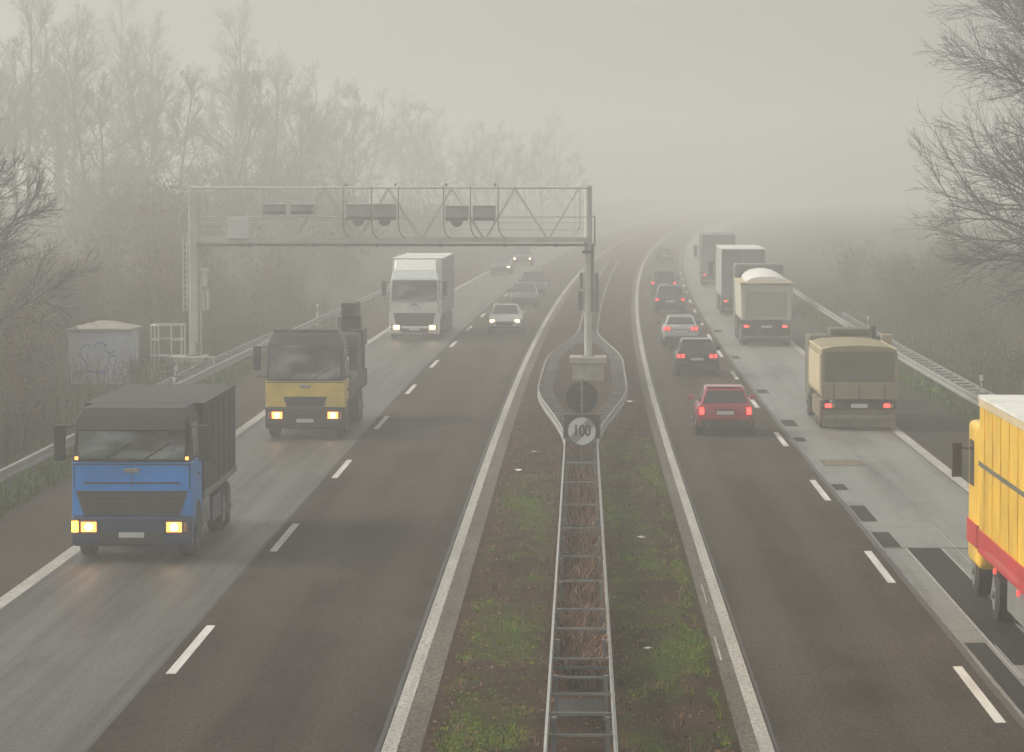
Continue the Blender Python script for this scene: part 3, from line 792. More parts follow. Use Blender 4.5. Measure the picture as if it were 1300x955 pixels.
for x in (xl, xr):
    f = gp(MB().box(x - .62, x + .62, GY - .9, GY + .9, -.2, .74), 'foundation', M['concrete'], bevel=.02)
    MB().box(x - .72 if x > -5 else x - .95, x + .72 if x > -5 else x + .5, GY - 1.0, GY + 1.0, .743, .985).build('slab', M['concrete'], f, bevel=.02)
gp(MB().box(xl + .55, xl + .62, GY - .9, GY - .8, 0, .98).box(xl + .5, xl + .9, GY - .9, GY - .4, .9, .98).box(xl + .83, xl + .9, GY - .9, GY - .8, 0, .9), 'foundation_step', M['concrete'])
for y in (yf, yb):
    m = M['gantry']
    gp(MB().tube([(xl, y, 7.60), (xr, y, 7.60)], .045, 8), 'top_chord', m, smooth=40)
    gp(MB().tube([(xl + .17, y, 5.36), (xr, y, 5.36)], .045, 8), 'bottom_chord', M['gantry'] if y == yb else M['gantry_dark'], smooth=40)
    gp(MB().box(xl + .17, xr, y - .05, y + .05, 5.47, 5.66), 'walkway_beam', M['gantry'])
    pk = [-15.05 + 2.49 * k for k in range(7)]; va = [-13.81 + 2.49 * k for k in range(6)]
    for i in range(6):
        gp(MB().bar((pk[i], y, 7.57), (va[i], y, 5.65), .055, .055), 'diagonal', m)
        gp(MB().bar((va[i] + .12, y, 5.65), (pk[i+1], y, 7.57), .055, .055), 'diagonal', m)
gp(MB().box(xl + .2, xr - .1, yf + .06, yb - .06, 5.56, 5.60), 'walkway_grating', M['galv_dark'])
for y, z in ((yf, 6.46), (yb, 6.22), (yb, 5.95)): gp(MB().tube([(xl + .17, y - .06, z), (xr, y - .06, z)], .016 if z < 6.4 else .026, 6), 'handrail', M['gantry'])
for k in range(8):
    x = xl + 1 + k * 2; gp(MB().bar((x, yf, 7.6), (x, yb, 7.6), .05), 'cross_member', M['gantry'])
for x in (-13, -10.5, -8, -5.5, -3, -1): 
    gp(MB().disc((x, yf - .03, 5.36), (1, 0, 0), .08, .1, 10), 'flange', M['gantry_dark'])
# hangers with curved feet, and the camera housings between them
yh = yf - .14
for px in (437, 473, 507, 564, 598, 633):
    x = gx(px); mk = M['gantry_dark']
    gp(MB().tube([(x, yh, 7.66), (x, yh, 6.2), (x + .03, yh, 5.95), (x + .12, yh, 5.75), (x + .28, yh, 5.62)], .024, 6), 'hanger', mk, smooth=50)
for px in (332, 401, 736):
    x = gx(px); gp(MB().tube([(x, yh, 7.6), (x, yh, 6.1), (x - .1, yh, 5.9), (x - .3, yh, 5.65)], .028, 6), 'hanger', M['gantry'], smooth=50)
for (a, b, t, bo, dome) in ((336, 365, 258, 272, 0), (371, 400, 258, 272, 0), (441, 472, 258, 279, 1), (475, 505, 258, 279, 1), (566, 596, 260, 280, 1), (601, 630, 260, 280, 0)):
    x0, x1, z1, z0 = gx(a), gx(b), gzz(t), gzz(bo)
    c = gp(MB().box(x0, x1, yh - .34, yh - .04, z0 + .12, z1 - .05), 'camera_housing', M['camera_grey'], bevel=.015)
    MB().box(x0 - .02, x1 + .02, yh - .40, yh, z1 - .05, z1).build('sun_shield', M['white_panel'], c)
    MB().box(x0 + .02, x1 - .02, yh - .32, yh - .06, z0, z0 + .118).build('lamp_strip', M['gantry_dark'], c)
    if dome:
        q = [((x0 + x1) / 2 + .24 * math.cos(t_), yh - .2, z0 - .005 - .24 * math.sin(t_)) for t_ in [math.pi * k / 10 for k in range(11)]]
        MB().loft([[(p_[0], yh - .28, p_[2]) for p_ in q], [(p_[0], yh - .1, p_[2]) for p_ in q]]).build('scanner', M['galv_dark'], c, smooth=40)
p_ = gp(MB().box(gx(291), gx(317), yf - .16, yf - .06, gzz(303), gzz(277)), 'control_box', M['white_panel'], bevel=.02)
for px in (440, 503, 567, 629):
    gp(MB().tube([(gx(px), yh, 7.66), (gx(px), yh, 7.70), (gx(px), yh, 7.78)], [.03, .07, .04], 8), 'beacon', M['gantry_dark'], smooth=60)
gp(MB().tube([(xl, GY, 7.45), (gx(228), GY, 7.48)], .02, 6).cbox((gx(225), GY, 7.46), (.2, .3, .16)), 'arm_camera', M['white_panel'])  # small white camera on an arm off the left mast
lad = MB()
for x in (gx(231.5), gx(236.5)): lad.box(x - .018, x + .018, GY - .03, GY + .03, gzz(395), gzz(296))
for k in range(14): z = gzz(393) + k * .23; lad.box(gx(231.5), gx(236.5), GY - .02, GY + .02, z - .015, z + .015)
gp(lad, 'ladder', M['gantry'])
c = gp(MB().box(gx(255), gx(262), GY - .15, GY + .15, gzz(364), gzz(344)), 'junction_box', M['gantry'], bevel=.01)
MB().box(gx(253), gx(264), GY - .22, GY + .22, gzz(344) + .002, gzz(341)).build('lid', M['white_panel'], c)
gp(MB().box(gx(256), gx(259), GY - .1, GY + .1, gzz(395), gzz(367)), 'antenna', M['gantry']); gp(MB().box(gx(261), gx(264.5), GY - .1, GY + .1, gzz(394), gzz(368)), 'antenna', M['gantry'])
for a_, b_2, t, bo in ((734, 740, 369, 394), (736, 740, 346, 367), (749, 754, 311, 396), (755, 760, 346, 396)):
    gp(MB().box(gx(a_), gx(b_2), GY - .1, GY + .1, gzz(bo), gzz(t)), 'antenna', M['gantry_dark'], bevel=.02)
gp(MB().tube([(xr + .1, GY, gzz(274)), (gx(755), GY, gzz(275)), (gx(755), GY, gzz(312))], .03, 6), 'cable_pipe', M['gantry_dark'], smooth=50)
for z in (gzz(330), gzz(310)): gp(MB().bar((xr, GY, z), (gx(753), GY, z), .06), 'bracket', M['gantry_dark'])
gp(MB().box(xl + .1, xl + .3, GY - .32, GY - .24, 1.15, 1.5), 'nameplate', M['gantry_dark'])

# ------------------------------------------------------------------ graffiti covered shelter
e = empty('equipment_shelter', (-18.6, 137, 0), 0, 'pale grey equipment shelter with blue graffiti and low hipped roof', 'shelter')
MB().box(-1.17, 1.17, 0, 3.0, -.4, 2.08).build('wall', M['shelter_wall'], e, bevel=.02)
MB().hexa([(-1.29, -.1, 2.083), (1.29, -.1, 2.083), (1.29, 3.1, 2.083), (-1.29, 3.1, 2.083)], [(-1.29, -.1, 2.17), (1.29, -.1, 2.17), (1.29, 3.1, 2.17), (-1.29, 3.1, 2.17)]).hexa([(-1.27, -.08, 2.172), (1.27, -.08, 2.172), (1.27, 3.08, 2.172), (-1.27, 3.08, 2.172)], [(-.2, 1.0, 2.42), (.2, 1.0, 2.42), (.2, 2.0, 2.42), (-.2, 2.0, 2.42)]).build('roof', M['shelter_roof'], e)
dr = MB().box(1.172, 1.19, .5, 1.6, .05, 1.95).build('door', M['shelter_wall'], e); MB().box(1.191, 1.23, 1.42, 1.5, .95, 1.1).build('handle', M['galv_dark'], dr)
random.seed(77)
def stroke(pts, w, m, on='front'):
    mb = MB(); w *= 1.35
    for i in range(len(pts) - 1):
        (a, b), (c, d_) = pts[i], pts[i+1]
        l = math.hypot(c - a, d_ - b); nx, nz = -(d_ - b) / l * w / 2, (c - a) / l * w / 2
        ex, ez = (c - a) / l * w * .3, (d_ - b) / l * w * .3
        q = [(a - nx - ex, b - nz - ez), (c - nx + ex, d_ - nz + ez), (c + nx + ex, d_ + nz + ez), (a + nx - ex, b + nz - ez)]
        t = .003 + .0007 * i
        if on == 'front': mb.hexa([(x, 0, z) for x, z in q], [(x, -t, z) for x, z in q])
        else: mb.hexa([(1.17, x, z) for x, z in q], [(1.174 + .0007 * i, x, z) for x, z in q])
    return mb.build('graffiti', m, e)
def arc(cx, cz, rx, rz, a0, a1, n=9): return [(cx + rx * math.cos(R(a0 + (a1 - a0) * k / n)), cz + rz * math.sin(R(a0 + (a1 - a0) * k / n))) for k in range(n + 1)]
for s_, w_, m_ in [(arc(-.45, 1.25, .28, .3, 60, 250), .03, 'graffiti_blue'), (arc(.05, 1.45, .22, .2, 10, 170), .04, 'graffiti_blue'), (arc(.42, 1.42, .2, .18, 190, 330), .04, 'graffiti_blue'),
        (arc(-.15, .62, .45, .12, 180, 330), .045, 'graffiti_blue'), (arc(.15, .6, .18, .15, 200, 400), .04, 'graffiti_blue'), (arc(-.1, 1.0, .12, .34, 80, 280), .025, 'graffiti_pale'),
        (arc(.15, 1.0, .12, .4, -90, 100), .025, 'graffiti_pale'), (arc(.55, .95, .18, .2, 20, 250), .03, 'graffiti_blue'), (arc(.8, 1.0, .12, .25, 90, 300), .03, 'graffiti_pale'),
        ([(-.55, .95), (-.42, .75), (-.5, .6)], .04, 'graffiti_blue'), ([(-.35, .8), (-.25, 1.3), (-.2, .8)], .02, 'graffiti_pale'), ([(.3, 1.3), (.45, .8)], .02, 'graffiti_pale'),
        (arc(-.85, .45, .12, .05, 0, 330), .06, 'graffiti_red'), (arc(.85, .75, .1, .16, 0, 300), .025, 'graffiti_blue'), (arc(.7, .5, .15, .12, 100, 340), .02, 'graffiti_blue')]:
    stroke(s_, w_, M[m_])
for k in range(6): stroke([(.3 + .3 * k, .6 + .1 * random.random()), (.4 + .3 * k, 1.2 + .3 * random.random()), (.5 + .3 * k, .7)], .06, M[random.choice(('graffiti_blue', 'graffiti_red', 'graffiti_pale'))], 'side')

# ------------------------------------------------------------------ steel access platform
e = empty('access_platform', (-16.35, 140, 0), 0, 'small galvanised access platform with handrails and a ladder beside the shelter', 'platform')
MB().box(-.6, .6, -.4, 1.2, .93, .98).build('deck', M['galv_dark'], e)
for x, y in ((-.25, -.42), (.25, -.42), (-.6, 0), (-.6, 1.2), (.6, 1.2), (.6, 0)): MB().box(x - .03, x + .03, y - .03, y + .03, -.2 if y != -.42 else -.1, 2.2).build('leg', M['gantry'], e)
for z in (1.62, 2.2):
    MB().tube([(-.25, -.42, z), (-.6, 0, z), (-.6, 1.2, z), (.6, 1.2, z), (.6, 0, z), (.25, -.42, z)], .026, 6).build('handrail', M['gantry'], e)
MB().tube([(-.25, -.42, 2.2), (.25, -.42, 2.2)], .024, 6).build('handrail', M['gantry'], e)
for k in range(4): MB().box(-.24, .24, -.44, -.39, .12 + .25 * k, .15 + .25 * k).build('rung', M['gantry'], e)

# ------------------------------------------------------------------ litter
for i, (u, Y, s, lab) in enumerate([(1.63, 125, .16, 'white scrap of litter on the median beside the bulging barrier'), (-1.7, 95, .11, 'crumpled white litter at the left edge of the median'),
        (1.3, 77, .07, 'small pale litter scrap in the green moss right of the barrier'), (-1.35, 101.5, .10, 'pale litter scrap on the brown soil left of the sign'), (1.1, 58.5, .07, 'pale litter scrap near the front right of the median')]):
    random.seed(i); ring = [(s * (1 + .5 * random.random()) * math.cos(k), s * (.6 + .5 * random.random()) * math.sin(k), .02 + .05 * random.random()) for k in [j * .785 for j in range(8)]]
    o = MB().add(ring + [(0, 0, .07)], [(k, (k + 1) % 8, 8) for k in range(8)]).build('litter', M['litter'])
    o.location = P(u, Y, .09); tag(o, lab, 'litter')
# ------------------------------------------------------------------ vehicle pieces
def wheel(e, x, y, r=.5, w=.3, rim=True):
    s = 1 if x > 0 else -1
    o = MB().tube([(-w/2, 0, 0), (-w/2 + .04, 0, 0), (w/2 - .04, 0, 0), (w/2, 0, 0)], [r*.90, r, r, r*.90], 28).build('wheel', M['rubber'], e, smooth=40)
    o.location = (x, y, r)
    if rim:
        MB().tube([(s*(w/2 - .02), 0, 0), (s*(w/2 + .012), 0, 0), (s*(w/2 - .05), 0, 0)], [r*.62, r*.58, r*.4], 20).build('rim', M['rim'], o, smooth=40)
        MB().tube([(s*(w/2 - .06), 0, 0), (s*(w/2 + .05), 0, 0)], [r*.24, r*.18], 12).build('hub', M['galv_dark'], o, smooth=40)
    return o

def chassis(e, W, y0, y1, axles, z=1.0, r=.5, guard=True):
    MB().box(-.5, -.38, y0, y1, .62, z - .01).box(.38, .5, y0, y1, .62, z - .01).box(-.5, .5, y0 + .1, y0 + .3, .65, z - .03).box(-.38, .38, (y0+y1)/2, (y0+y1)/2 + .15, .7, z - .05).build('chassis_frame', M['chassis'], e)
    for a in axles:
        MB().tube([(-W/2 + .1, a, r), (W/2 - .1, a, r)], .08, 8).build('axle', M['chassis'], e)
        for s in (-1, 1): wheel(e, s * (W/2 - .2), a, r, .34)

def cab(e, W, dep, zb, zs, zw, zt, low, up, slant=.22, back=.4, visor=None, lamp='headlight', lz=.72, gz0=.9, gz1=1.4, gw=.8, glass='glass_grey', bump=None, taper=False):
    """cab over engine front, front face on y = 0"""
    h = W / 2
    lo = MB().prism([(.05, zb + .25), (0, zb + .5), (0, zs - .02), (.015, zs), (dep, zs), (dep, zb + .25)], -h, h).build('cab', M[low], e, bevel=.06, seg=3)
    sx = h - .05
    MB().hexa([(-h + .01, .01, zs + .003), (h - .01, .01, zs + .003), (h - .01, dep, zs + .003), (-h + .01, dep, zs + .003)], [(-sx, slant, zw), (sx, slant, zw), (sx, dep, zw), (-sx, dep, zw)]).hexa(
        [(-sx, slant, zw + .001), (sx, slant, zw + .001), (sx, dep, zw + .001), (-sx, dep, zw + .001)], [(-sx + .12, slant + back, zt), (sx - .12, slant + back, zt), (sx - .12, dep, zt), (-sx + .12, dep, zt)]).build('cab_upper', M[up], e, bevel=.03)
    ws = MB().panel([(-h + .13, .012, zs + .06), (h - .13, .012, zs + .06), (sx - .1, slant - .012, zw - .05), (-sx + .1, slant - .012, zw - .05)], .012).build('windshield', M['interior'], e)
    fy = lambda z: slant * (z - zs) / (zw - zs)
    def plate(x0, x1, z0, z1, name, m, off, th=.012, cut=.0):
        return MB().panel([(x0, fy(z0) - off, z0), (x1, fy(z0) - off, z0), (x1 - cut, fy(z1) - off, z1), (x0 + cut, fy(z1) - off, z1)], th).build(name, M[m], ws, bevel=.004)
    plate(-h + .15, h - .15, zs + .08, zs + .22, 'dashboard', 'galv_dark', .02)
    for x in (-.62, .62):
        plate(x - .26, x + .26, zs + .25, zs + (zw - zs) * .62, 'seat', 'seat', .02, cut=.05); plate(x - .13, x + .13, zs + (zw - zs) * .63, zs + (zw - zs) * .8, 'headrest', 'seat', .022, cut=.03)
    cz = zs + .27; q = [(.62 + .23 * math.cos(t), fy(cz + .2 * math.sin(t)) - .045, cz + .2 * math.sin(t)) for t in [math.pi * k / 10 for k in range(21)]]
    MB().tube(q, .018, 6, False).build('steering_wheel', M['black'], ws)
    plate(-h + .13, h - .13, zs + .06, zw - .05, 'pane', 'pane', .075, .006)
    for x in (-.55, .25): MB().bar((x, fy(zs) - .10, zs + .06), (x + .55, fy(zs + .4) - .10, zs + .4), .02, .03).build('wiper', M['black'], ws)
    for s in (-1, 1):
        q = [(s*(h - .012), .35, zs + .1), (s*(h - .012), dep - .55, zs + .1), (s*(sx), dep - .6, zw - .08), (s*(sx), slant + .28, zw - .08)]
        if s < 0: q = [q[1], q[0], q[3], q[2]]
        MB().panel(q, .012).build('side_window', M[glass], e)
        d = MB().box(s*h - .006, s*h + .006, .3, dep - .45, zb + .55, zs - .03).build('door', M[low], e)
        MB().box(s*h - .02, s*h + .035, dep - .75, dep - .55, zs - .35, zs - .29).build('handle', M['black'], d)
        MB().box(s*(h - .3), s*(h + .03), .45, 1.55, zb + .08, zb + .5).build('step', M['black'], e)
        m = MB().bar((s*(h - .05), .12, zw - .1), (s*(h + .26), .02, zw - .16), .035).bar((s*(h - .02), .12, zs + .12), (s*(h + .26), .02, zs + .12), .035).build('mirror_arm', M['black'], e)
        MB().box(s*(h + .26) - .12, s*(h + .26) + .12, -.05, .10, zw - .82, zw - .08).build('mirror', M['black'], m, bevel=.03)
    for x in (-h * .97, 0, h * .97) if dep > 1.95 else (): MB().box(x - .006 if x == 0 else x - .012, x + .006 if x == 0 else x + .012, -.006, .01, gz1 + .04, zs - .03).build('panel_seam', M['chassis'], lo)
    MB().box(-.16, .16, -.03, .004, zs - .22, zs - .12).build('badge', M['galv'], lo, bevel=.02)
    MB().box(-h + .02, h - .02, -.012, .01, zs - .055, zs - .03).build('cowl_strip', M['black'], lo)
    if visor: MB().panel([(-sx + .08, slant - .16, zw - .20), (sx - .08, slant - .16, zw - .20), (sx - .08, slant + .02, zw + .06), (-sx + .08, slant + .02, zw + .06)], .025).build('sun_visor', M[visor], e)
    g = MB().hexa([(-h * gw * .86, -.025, gz0), (h * gw * .86, -.025, gz0), (h * gw * .86, .02, gz0), (-h * gw * .86, .02, gz0)], [(-h * gw, -.025, gz1), (h * gw, -.025, gz1), (h * gw, .02, gz1), (-h * gw, .02, gz1)]).build('grille', M['grille'], e)
    sl_ = MB(); n = 5
    for k in range(n): z = gz0 + (gz1 - gz0) * (k + .5) / n; sl_.box(-h * gw * .84, h * gw * .84, -.045, -.026, z - .018, z + .018)
    sl_.build('slats', M['chassis'], g)
    b = MB().prism([(-.06, zb + .05), (-.09, zb + .16), (-.09, gz0 - .06), (-.03, gz0 - .01), (.3, gz0 - .01), (.3, zb)], -h - .01, h + .01).build('bumper', M[bump or low], e, bevel=.04, seg=3)
    MB().box(-h * .55, h * .55, -.105, -.08, zb + .12, zb + .32).build('air_intake', M['black'], b)
    MB().box(-.26, .26, -.125, -.106, zb + .22, zb + .33).build('number_plate', M['plate'], b)
    for s in (-1, 1):
        hx = s * (h - .33)
        hh = MB().box(hx - .24, hx + .24, -.105, -.06, lz - .13, lz + .13).build('headlight', M['chassis'], e, bevel=.02)
        MB().box(hx - s * .02 - .16, hx - s * .02 + .16, -.125, -.106, lz - .105, lz + .105).build('lens', M[lamp], hh, bevel=.03)
        MB().disc((hx - s * .02, -.131, lz), (0, 1, 0), .075, .012, 16).build('bulb', M['hot'], hh)
        MB().box(hx + s * .21 - .03, hx + s * .21 + .03, -.12, -.106, lz - .1, lz + .1).build('turn_signal', M['orange'], hh)
        wheel(e, s * (h - .18), 1.25, .5, .32)
        MB().prism([(1.25 + .66 * math.cos(t), .55 + .64 * math.sin(t)) for t in [math.pi * k / 10 for k in range(11)]], s * (h - .12) - .12, s * (h - .12) + .13).build('wheel_arch', M['chassis'], e, smooth=40)
    return lo

def cargo_box(e, W, y0, y1, z0, z1, side, rear, roof, posts=True, ribs=1.2):
    h = W / 2
    b = MB().box(-h, h, y0, y1, z0, z1).build('cargo_box', M[side], e, bevel=.03)
    MB().box(-h - .015, h + .015, y0 - .015, y1 + .015, z1 + .002, z1 + .05).build('roof', M[roof], b)
    for s in (-1, 1):
        MB().box(s*h - .02, s*h + .02, y0 - .02, y1 + .02, z0 - .04, z0 + .1).build('side_rail', M['galv_dark'], b)
        if ribs:
            rb = MB(); y = y0 + ribs / 2
            while y < y1: rb.box(s*h - .01, s*h + .012, y - .02, y + .02, z0 + .11, z1 - .06); y += ribs
            rb.build('rib', M[side], b)
    return b

def rear_doors(e, W, y, z0, z1, m):
    h = W / 2
    for s in (-1, 1):
        x0, x1 = sorted((s * .012, s * (h - .06)))
        d = MB().box(x0, x1, y - .035, y - .002, z0 + .06, z1 - .07).build('rear_door', M[m], e, bevel=.008)
        for x in (.3, .62):
            MB().tube([(s * x * h * 1.2, y - .055, z0 + .1), (s * x * h * 1.2, y - .055, z1 - .12)], .018, 6).build('lock_bar', M['galv_dark'], d)
        for k in range(3): z = z0 + (z1 - z0) * (.18 + .32 * k); MB().box(s * (h - .1) - .06, s * (h - .1) + .06, y - .05, y - .036, z - .03, z + .03).build('hinge', M['galv_dark'], d)
    fr = MB().box(-h, -h + .055, y - .04, y, z0, z1).box(h - .055, h, y - .04, y, z0, z1).box(-h + .055, h - .055, y - .04, y, z1 - .065, z1).box(-h + .055, h - .055, y - .04, y, z0 - .05, z0 + .055)
    fr.build('door_frame', M['galv_dark'], e)

def tail_bar(e, W, y, z, lit='tail', frame='chassis', w=.34, hgt=.12):
    h = W / 2
    MB().box(-h + .05, h - .05, y - .02, y + .1, z - .1, z + .1).build('light_bar', M[frame], e)
    for s in (-1, 1):
        x = s * (h - .28)
        l = MB().box(x - w/2, x + w/2, y - .05, y - .021, z - hgt/2 - .02, z + hgt/2 + .02).build('tail_light', M['chassis'], e)
        MB().box(x - w/2 + .02, x + w * .12, y - .062, y - .051, z - hgt/2, z + hgt/2).build('lens', M[lit], l)
        MB().box(x + w * .16, x + w/2 - .02, y - .06, y - .051, z - hgt/2, z + hgt/2).build('reflector', M['orange'], l)
        MB().box(s * (h - .32) - .28, s * (h - .32) + .28, y + .15, y + .17, .18, .75).build('mud_flap', M['rubber'], e)
    MB().box(-.26, .26, y - .045, y - .021, z - .07, z + .05).build('number_plate', M['plate'], e)
    MB().box(-h + .1, h - .1, y + .02, y + .12, .38, .5).build('underrun_bar', M['galv_dark'], e)

TG = 'trucks on the motorway'; CG = 'cars on the motorway'
def vehicle(name, u, Y, label, cat, group): return empty(name, P(u, Y, .005), heading(Y + 4), label, cat, group)

# blue lorry, nearest on the left
e = vehicle('blue_truck', -9.25, 73, 'blue fronted truck with dark upper cab and lit headlights, nearest on the left carriageway', 'truck', TG)
cab(e, 2.46, 2.0, .28, 2.05, 2.9, 3.14, 'blue', 'dark_tarp', .18, .3, 'black', 'headlight', .72, .96, 1.46, .94, 'glass_grey', 'navy')
MB().box(-1.0, 1.0, -.012, .01, 1.60, 1.64).build('trim_strip', M['navy'], e)
MB().box(-.5, .5, -.03, .01, .50, .66).build('lower_grille', M['grille'], e)
for s in (-1, 1): MB().box(s*1.14 - .03, s*1.14 + .03, -.03, .03, 2.10, 2.16).build('marker_light', M['marker'], e)
MB().box(-1.225, -1.1, -.14, -.115, .62, .84).build('turn_signal', M['indicator'], e)
b = cargo_box(e, 2.5, 2.25, 9.2, 1.15, 3.08, 'dark_tarp', 'dark_tarp', 'dark_tarp')
chassis(e, 2.5, 2.0, 9.2, (6.6, 7.9), 1.12)
for s in (-1, 1):
    MB().box(s*1.1 - .12, s*1.1 + .12, 2.4, 3.8, .5, 1.05).build('fuel_tank' if s > 0 else 'battery_box', M['galv_dark'], e, bevel=.05)
    MB().box(s*1.24 - .015, s*1.24 + .015, 4.0, 5.7, .45, .95).build('side_guard', M['navy'], e)

# yellow lorry with folded crane
e = vehicle('yellow_truck', -8.4, 108, 'yellow fronted flatbed truck with dark crane machinery folded behind its cab', 'truck', TG)
cab(e, 2.4, 1.9, .3, 1.78, 2.92, 3.22, 'yellow', 'olive_dark', .2, .35, None, 'headlight', .74, 1.0, 1.3, .55, 'glass_grey', 'chassis')
MB().box(-1.0, 1.0, .30, .44, 3.225, 3.33).build('roof_beacon_bar', M['olive_dark'], e, bevel=.03)
chassis(e, 2.4, 1.9, 11, (7.6, 8.9), 1.05)
bed = MB().box(-1.2, 1.2, 2.2, 11, 1.06, 1.22).build('flatbed', M['chassis'], e)
for s in (-1, 1): MB().box(s*1.19 - .02, s*1.19 + .02, 2.25, 11, 1.222, 1.62).build('drop_side', M['crane'], bed)
MB().box(.1, 1.15, 7.0, 8.8, 1.23, 2.9).build('dark_load', M['crane'], e, bevel=.12, seg=3)
cr = MB().box(.45, 1.1, 9.2, 10.0, 1.23, 3.4).build('crane_column', M['crane'], e, bevel=.04)
MB().box(.5, 1.0, 8.7, 10.7, 3.402, 3.86).build('crane_boom', M['crane'], cr, bevel=.03)
MB().box(.75, 1.22, 8.9, 10.8, 2.4, 2.98).build('jib', M['crane'], cr, bevel=.03)
MB().tube([(.4, 9.15, 1.9), (.4, 8.9, 3.4)], .08, 8).build('hydraulic_ram', M['galv_dark'], cr, smooth=40)
MB().box(.2, 1.17, 4.6, 6.6, 1.23, 2.2).build('grey_crate', M['load_grey'], e, bevel=.05)
MB().box(-1.1, .1, 2.5, 4.2, 1.23, 2.4).build('toolbox', M['crane'], e, bevel=.03)
MB().box(.85, 1.16, 10.1, 10.7, 1.23, 2.39).build('stabiliser', M['crane'], e, bevel=.03)

# white articulated lorry
e = vehicle('white_semi_truck', -8.62, 176, 'white articulated truck with tall box trailer and lit headlights on the left carriageway', 'truck', TG)
cab(e, 2.48, 2.1, .28, 1.95, 3.02, 3.42, 'white', 'pale_cyan', .28, .4, None, 'headlight_white', .66, .72, 1.36, .84, 'glass_grey', 'white')
MB().hexa([(-1.05, .85, 3.43), (1.05, .85, 3.43), (1.15, 2.1, 3.43), (-1.15, 2.1, 3.43)], [(-1.0, 1.5, 3.93), (1.0, 1.5, 3.93), (1.12, 2.1, 3.96), (-1.12, 2.1, 3.96)]).build('wind_deflector', M['white'], e, bevel=.05)
MB().box(-.35, .35, -.02, .005, 1.6, 1.72).build('badge_panel', M['pale_cyan'], e)
cargo_box(e, 2.52, 2.6, 15.6, 1.15, 3.97, 'shaded_side', 'white', 'white')
MB().box(-1.24, 1.24, 2.57, 2.6, 1.2, 3.95).build('front_panel', M['white'], e)
chassis(e, 2.5, 2.0, 15.6, (4.6, 11.2, 12.5, 13.8), 1.12)
for s in (-1, 1): MB().box(s*1.24 - .02, s*1.24 + .02, 5.6, 10.2, .4, 1.0).build('side_skirt', M['chassis'], e)

# khaki covered lorry, seen from behind
e = vehicle('khaki_truck', 8.72, 112, 'khaki canvas covered truck seen from behind, nearest whole truck on the right carriageway', 'truck', TG)
cov = MB().loft([[(1.2, y, 1.08), (1.2, y, 2.42), (1.12, y, 2.58), (.8, y, 2.66), (0, y, 2.70), (-.8, y, 2.66), (-1.12, y, 2.58), (-1.2, y, 2.42), (-1.2, y, 1.08)] for y in (0, 6.2)]).build('canvas_cover', M['khaki'], e, bevel=.02)
MB().box(-1.1, 1.1, -.03, 0.005, 1.56, 2.5).build('rear_flap', M['khaki_dark'], cov, bevel=.02)
MB().box(-1.2, 1.2, -.05, .01, 1.0, 1.52).build('tailgate', M['khaki'], e, bevel=.02)
MB().box(-1.225, -1.202, .3, 6.0, 1.2, 2.35).build('lit_side_panel', M['khaki_pale'], cov, bevel=.02)  # pale sheet on the left side only, painting the light it catches
for s in (-1, 1): MB().tube([(s*1.17, 0, 2.55), (s*1.17, 6.2, 2.55)], .035, 8).build('roof_edge', M['khaki_pale'], cov, smooth=40)
sl_ = MB()
for x in (-.8, 0, .8): sl_.box(x - .03, x + .03, -.06, -.051, 1.02, 1.5)
sl_.build('strap', M['khaki_dark'], e)
chassis(e, 2.4, .1, 8.4, (1.6, 2.85), .98)
tail_bar(e, 2.4, 0, .80, 'tail', 'chassis')
MB().box(-1.15, 1.15, .04, .10, .12, .66).build('splash_board', M['brown_dirty'], e)
for s in (-1, 1):
    MB().box(s*1.12 - .1, s*1.12 + .1, .5, 4.2, .35, .95).build('mudguard', M['brown_dirty'], e, bevel=.05)
c = MB().box(-1.2, 1.2, 6.5, 8.5, .7, 2.72).build('cab', M['khaki_dark'], e, bevel=.1, seg=3)
MB().box(-1.1, 1.1, 6.47, 6.5, 1.7, 2.4).build('rear_window', M['glass'], c)
MB().box(-.5, .95, 6.6, 8.0, 2.722, 2.95).build('roof_hatch', M['khaki_dark'], c, bevel=.06)
MB().tube([(.92, 6.35, 1.0), (.92, 6.35, 3.05)], .1, 10).build('exhaust_stack', M['black'], e, smooth=40)
m = MB().bar((1.15, 8.2, 2.3), (1.5, 8.3, 2.5), .05).build('mirror_arm', M['black'], e); MB().box(1.36, 1.72, 8.2, 8.36, 2.25, 2.7).build('mirror', M['khaki_pale'], m, bevel=.04)  # tan mirror colour stands for the light reflected in it
wheel(e, 1.0, 7.6, .5, .32); wheel(e, -1.0, 7.6, .5, .32)

# cream tipper
e = vehicle('cream_tipper_truck', 8.52, 170, 'cream tipper trailer with white rounded cover, second truck ahead behind the khaki one', 'truck', TG)
bd = MB().hexa([(-1.2, 0, 1.25), (1.2, 0, 1.25), (1.2, 8.2, 1.25), (-1.2, 8.2, 1.25)], [(-1.26, -.12, 2.95), (1.26, -.12, 2.95), (1.26, 8.3, 2.95), (-1.26, 8.3, 2.95)]).build('tipper_body', M['cream'], e, bevel=.04)
MB().panel([(-.92, -.02, 1.4), (.92, -.02, 1.4), (.95, -.1, 2.62), (-.95, -.1, 2.62)], .02).build('tailgate', M['cream_grey'], bd)
MB().box(-1.29, 1.29, -.2, 8.35, 2.953, 3.05).build('top_rail', M['khaki_pale'], bd, bevel=.03)
MB().loft([[(.95 * math.cos(math.pi * k / 10), y, 3.06 + zz * math.sin(math.pi * k / 10)) for k in range(11)] for y, zz in ((.4, .25), (1.2, .5), (7.8, .5))]).build('tarpaulin_cover', M['white'], e, smooth=50)
for s in (-1, 1): MB().box(s*1.08 - .06, s*1.08 + .06, -.15, 0, 1.3, 2.9).build('corner_post', M['cream'], bd)
chassis(e, 2.4, 0, 11, (1.3, 2.6, 3.9), 1.2)
tail_bar(e, 2.4, .1, .95, 'tail')
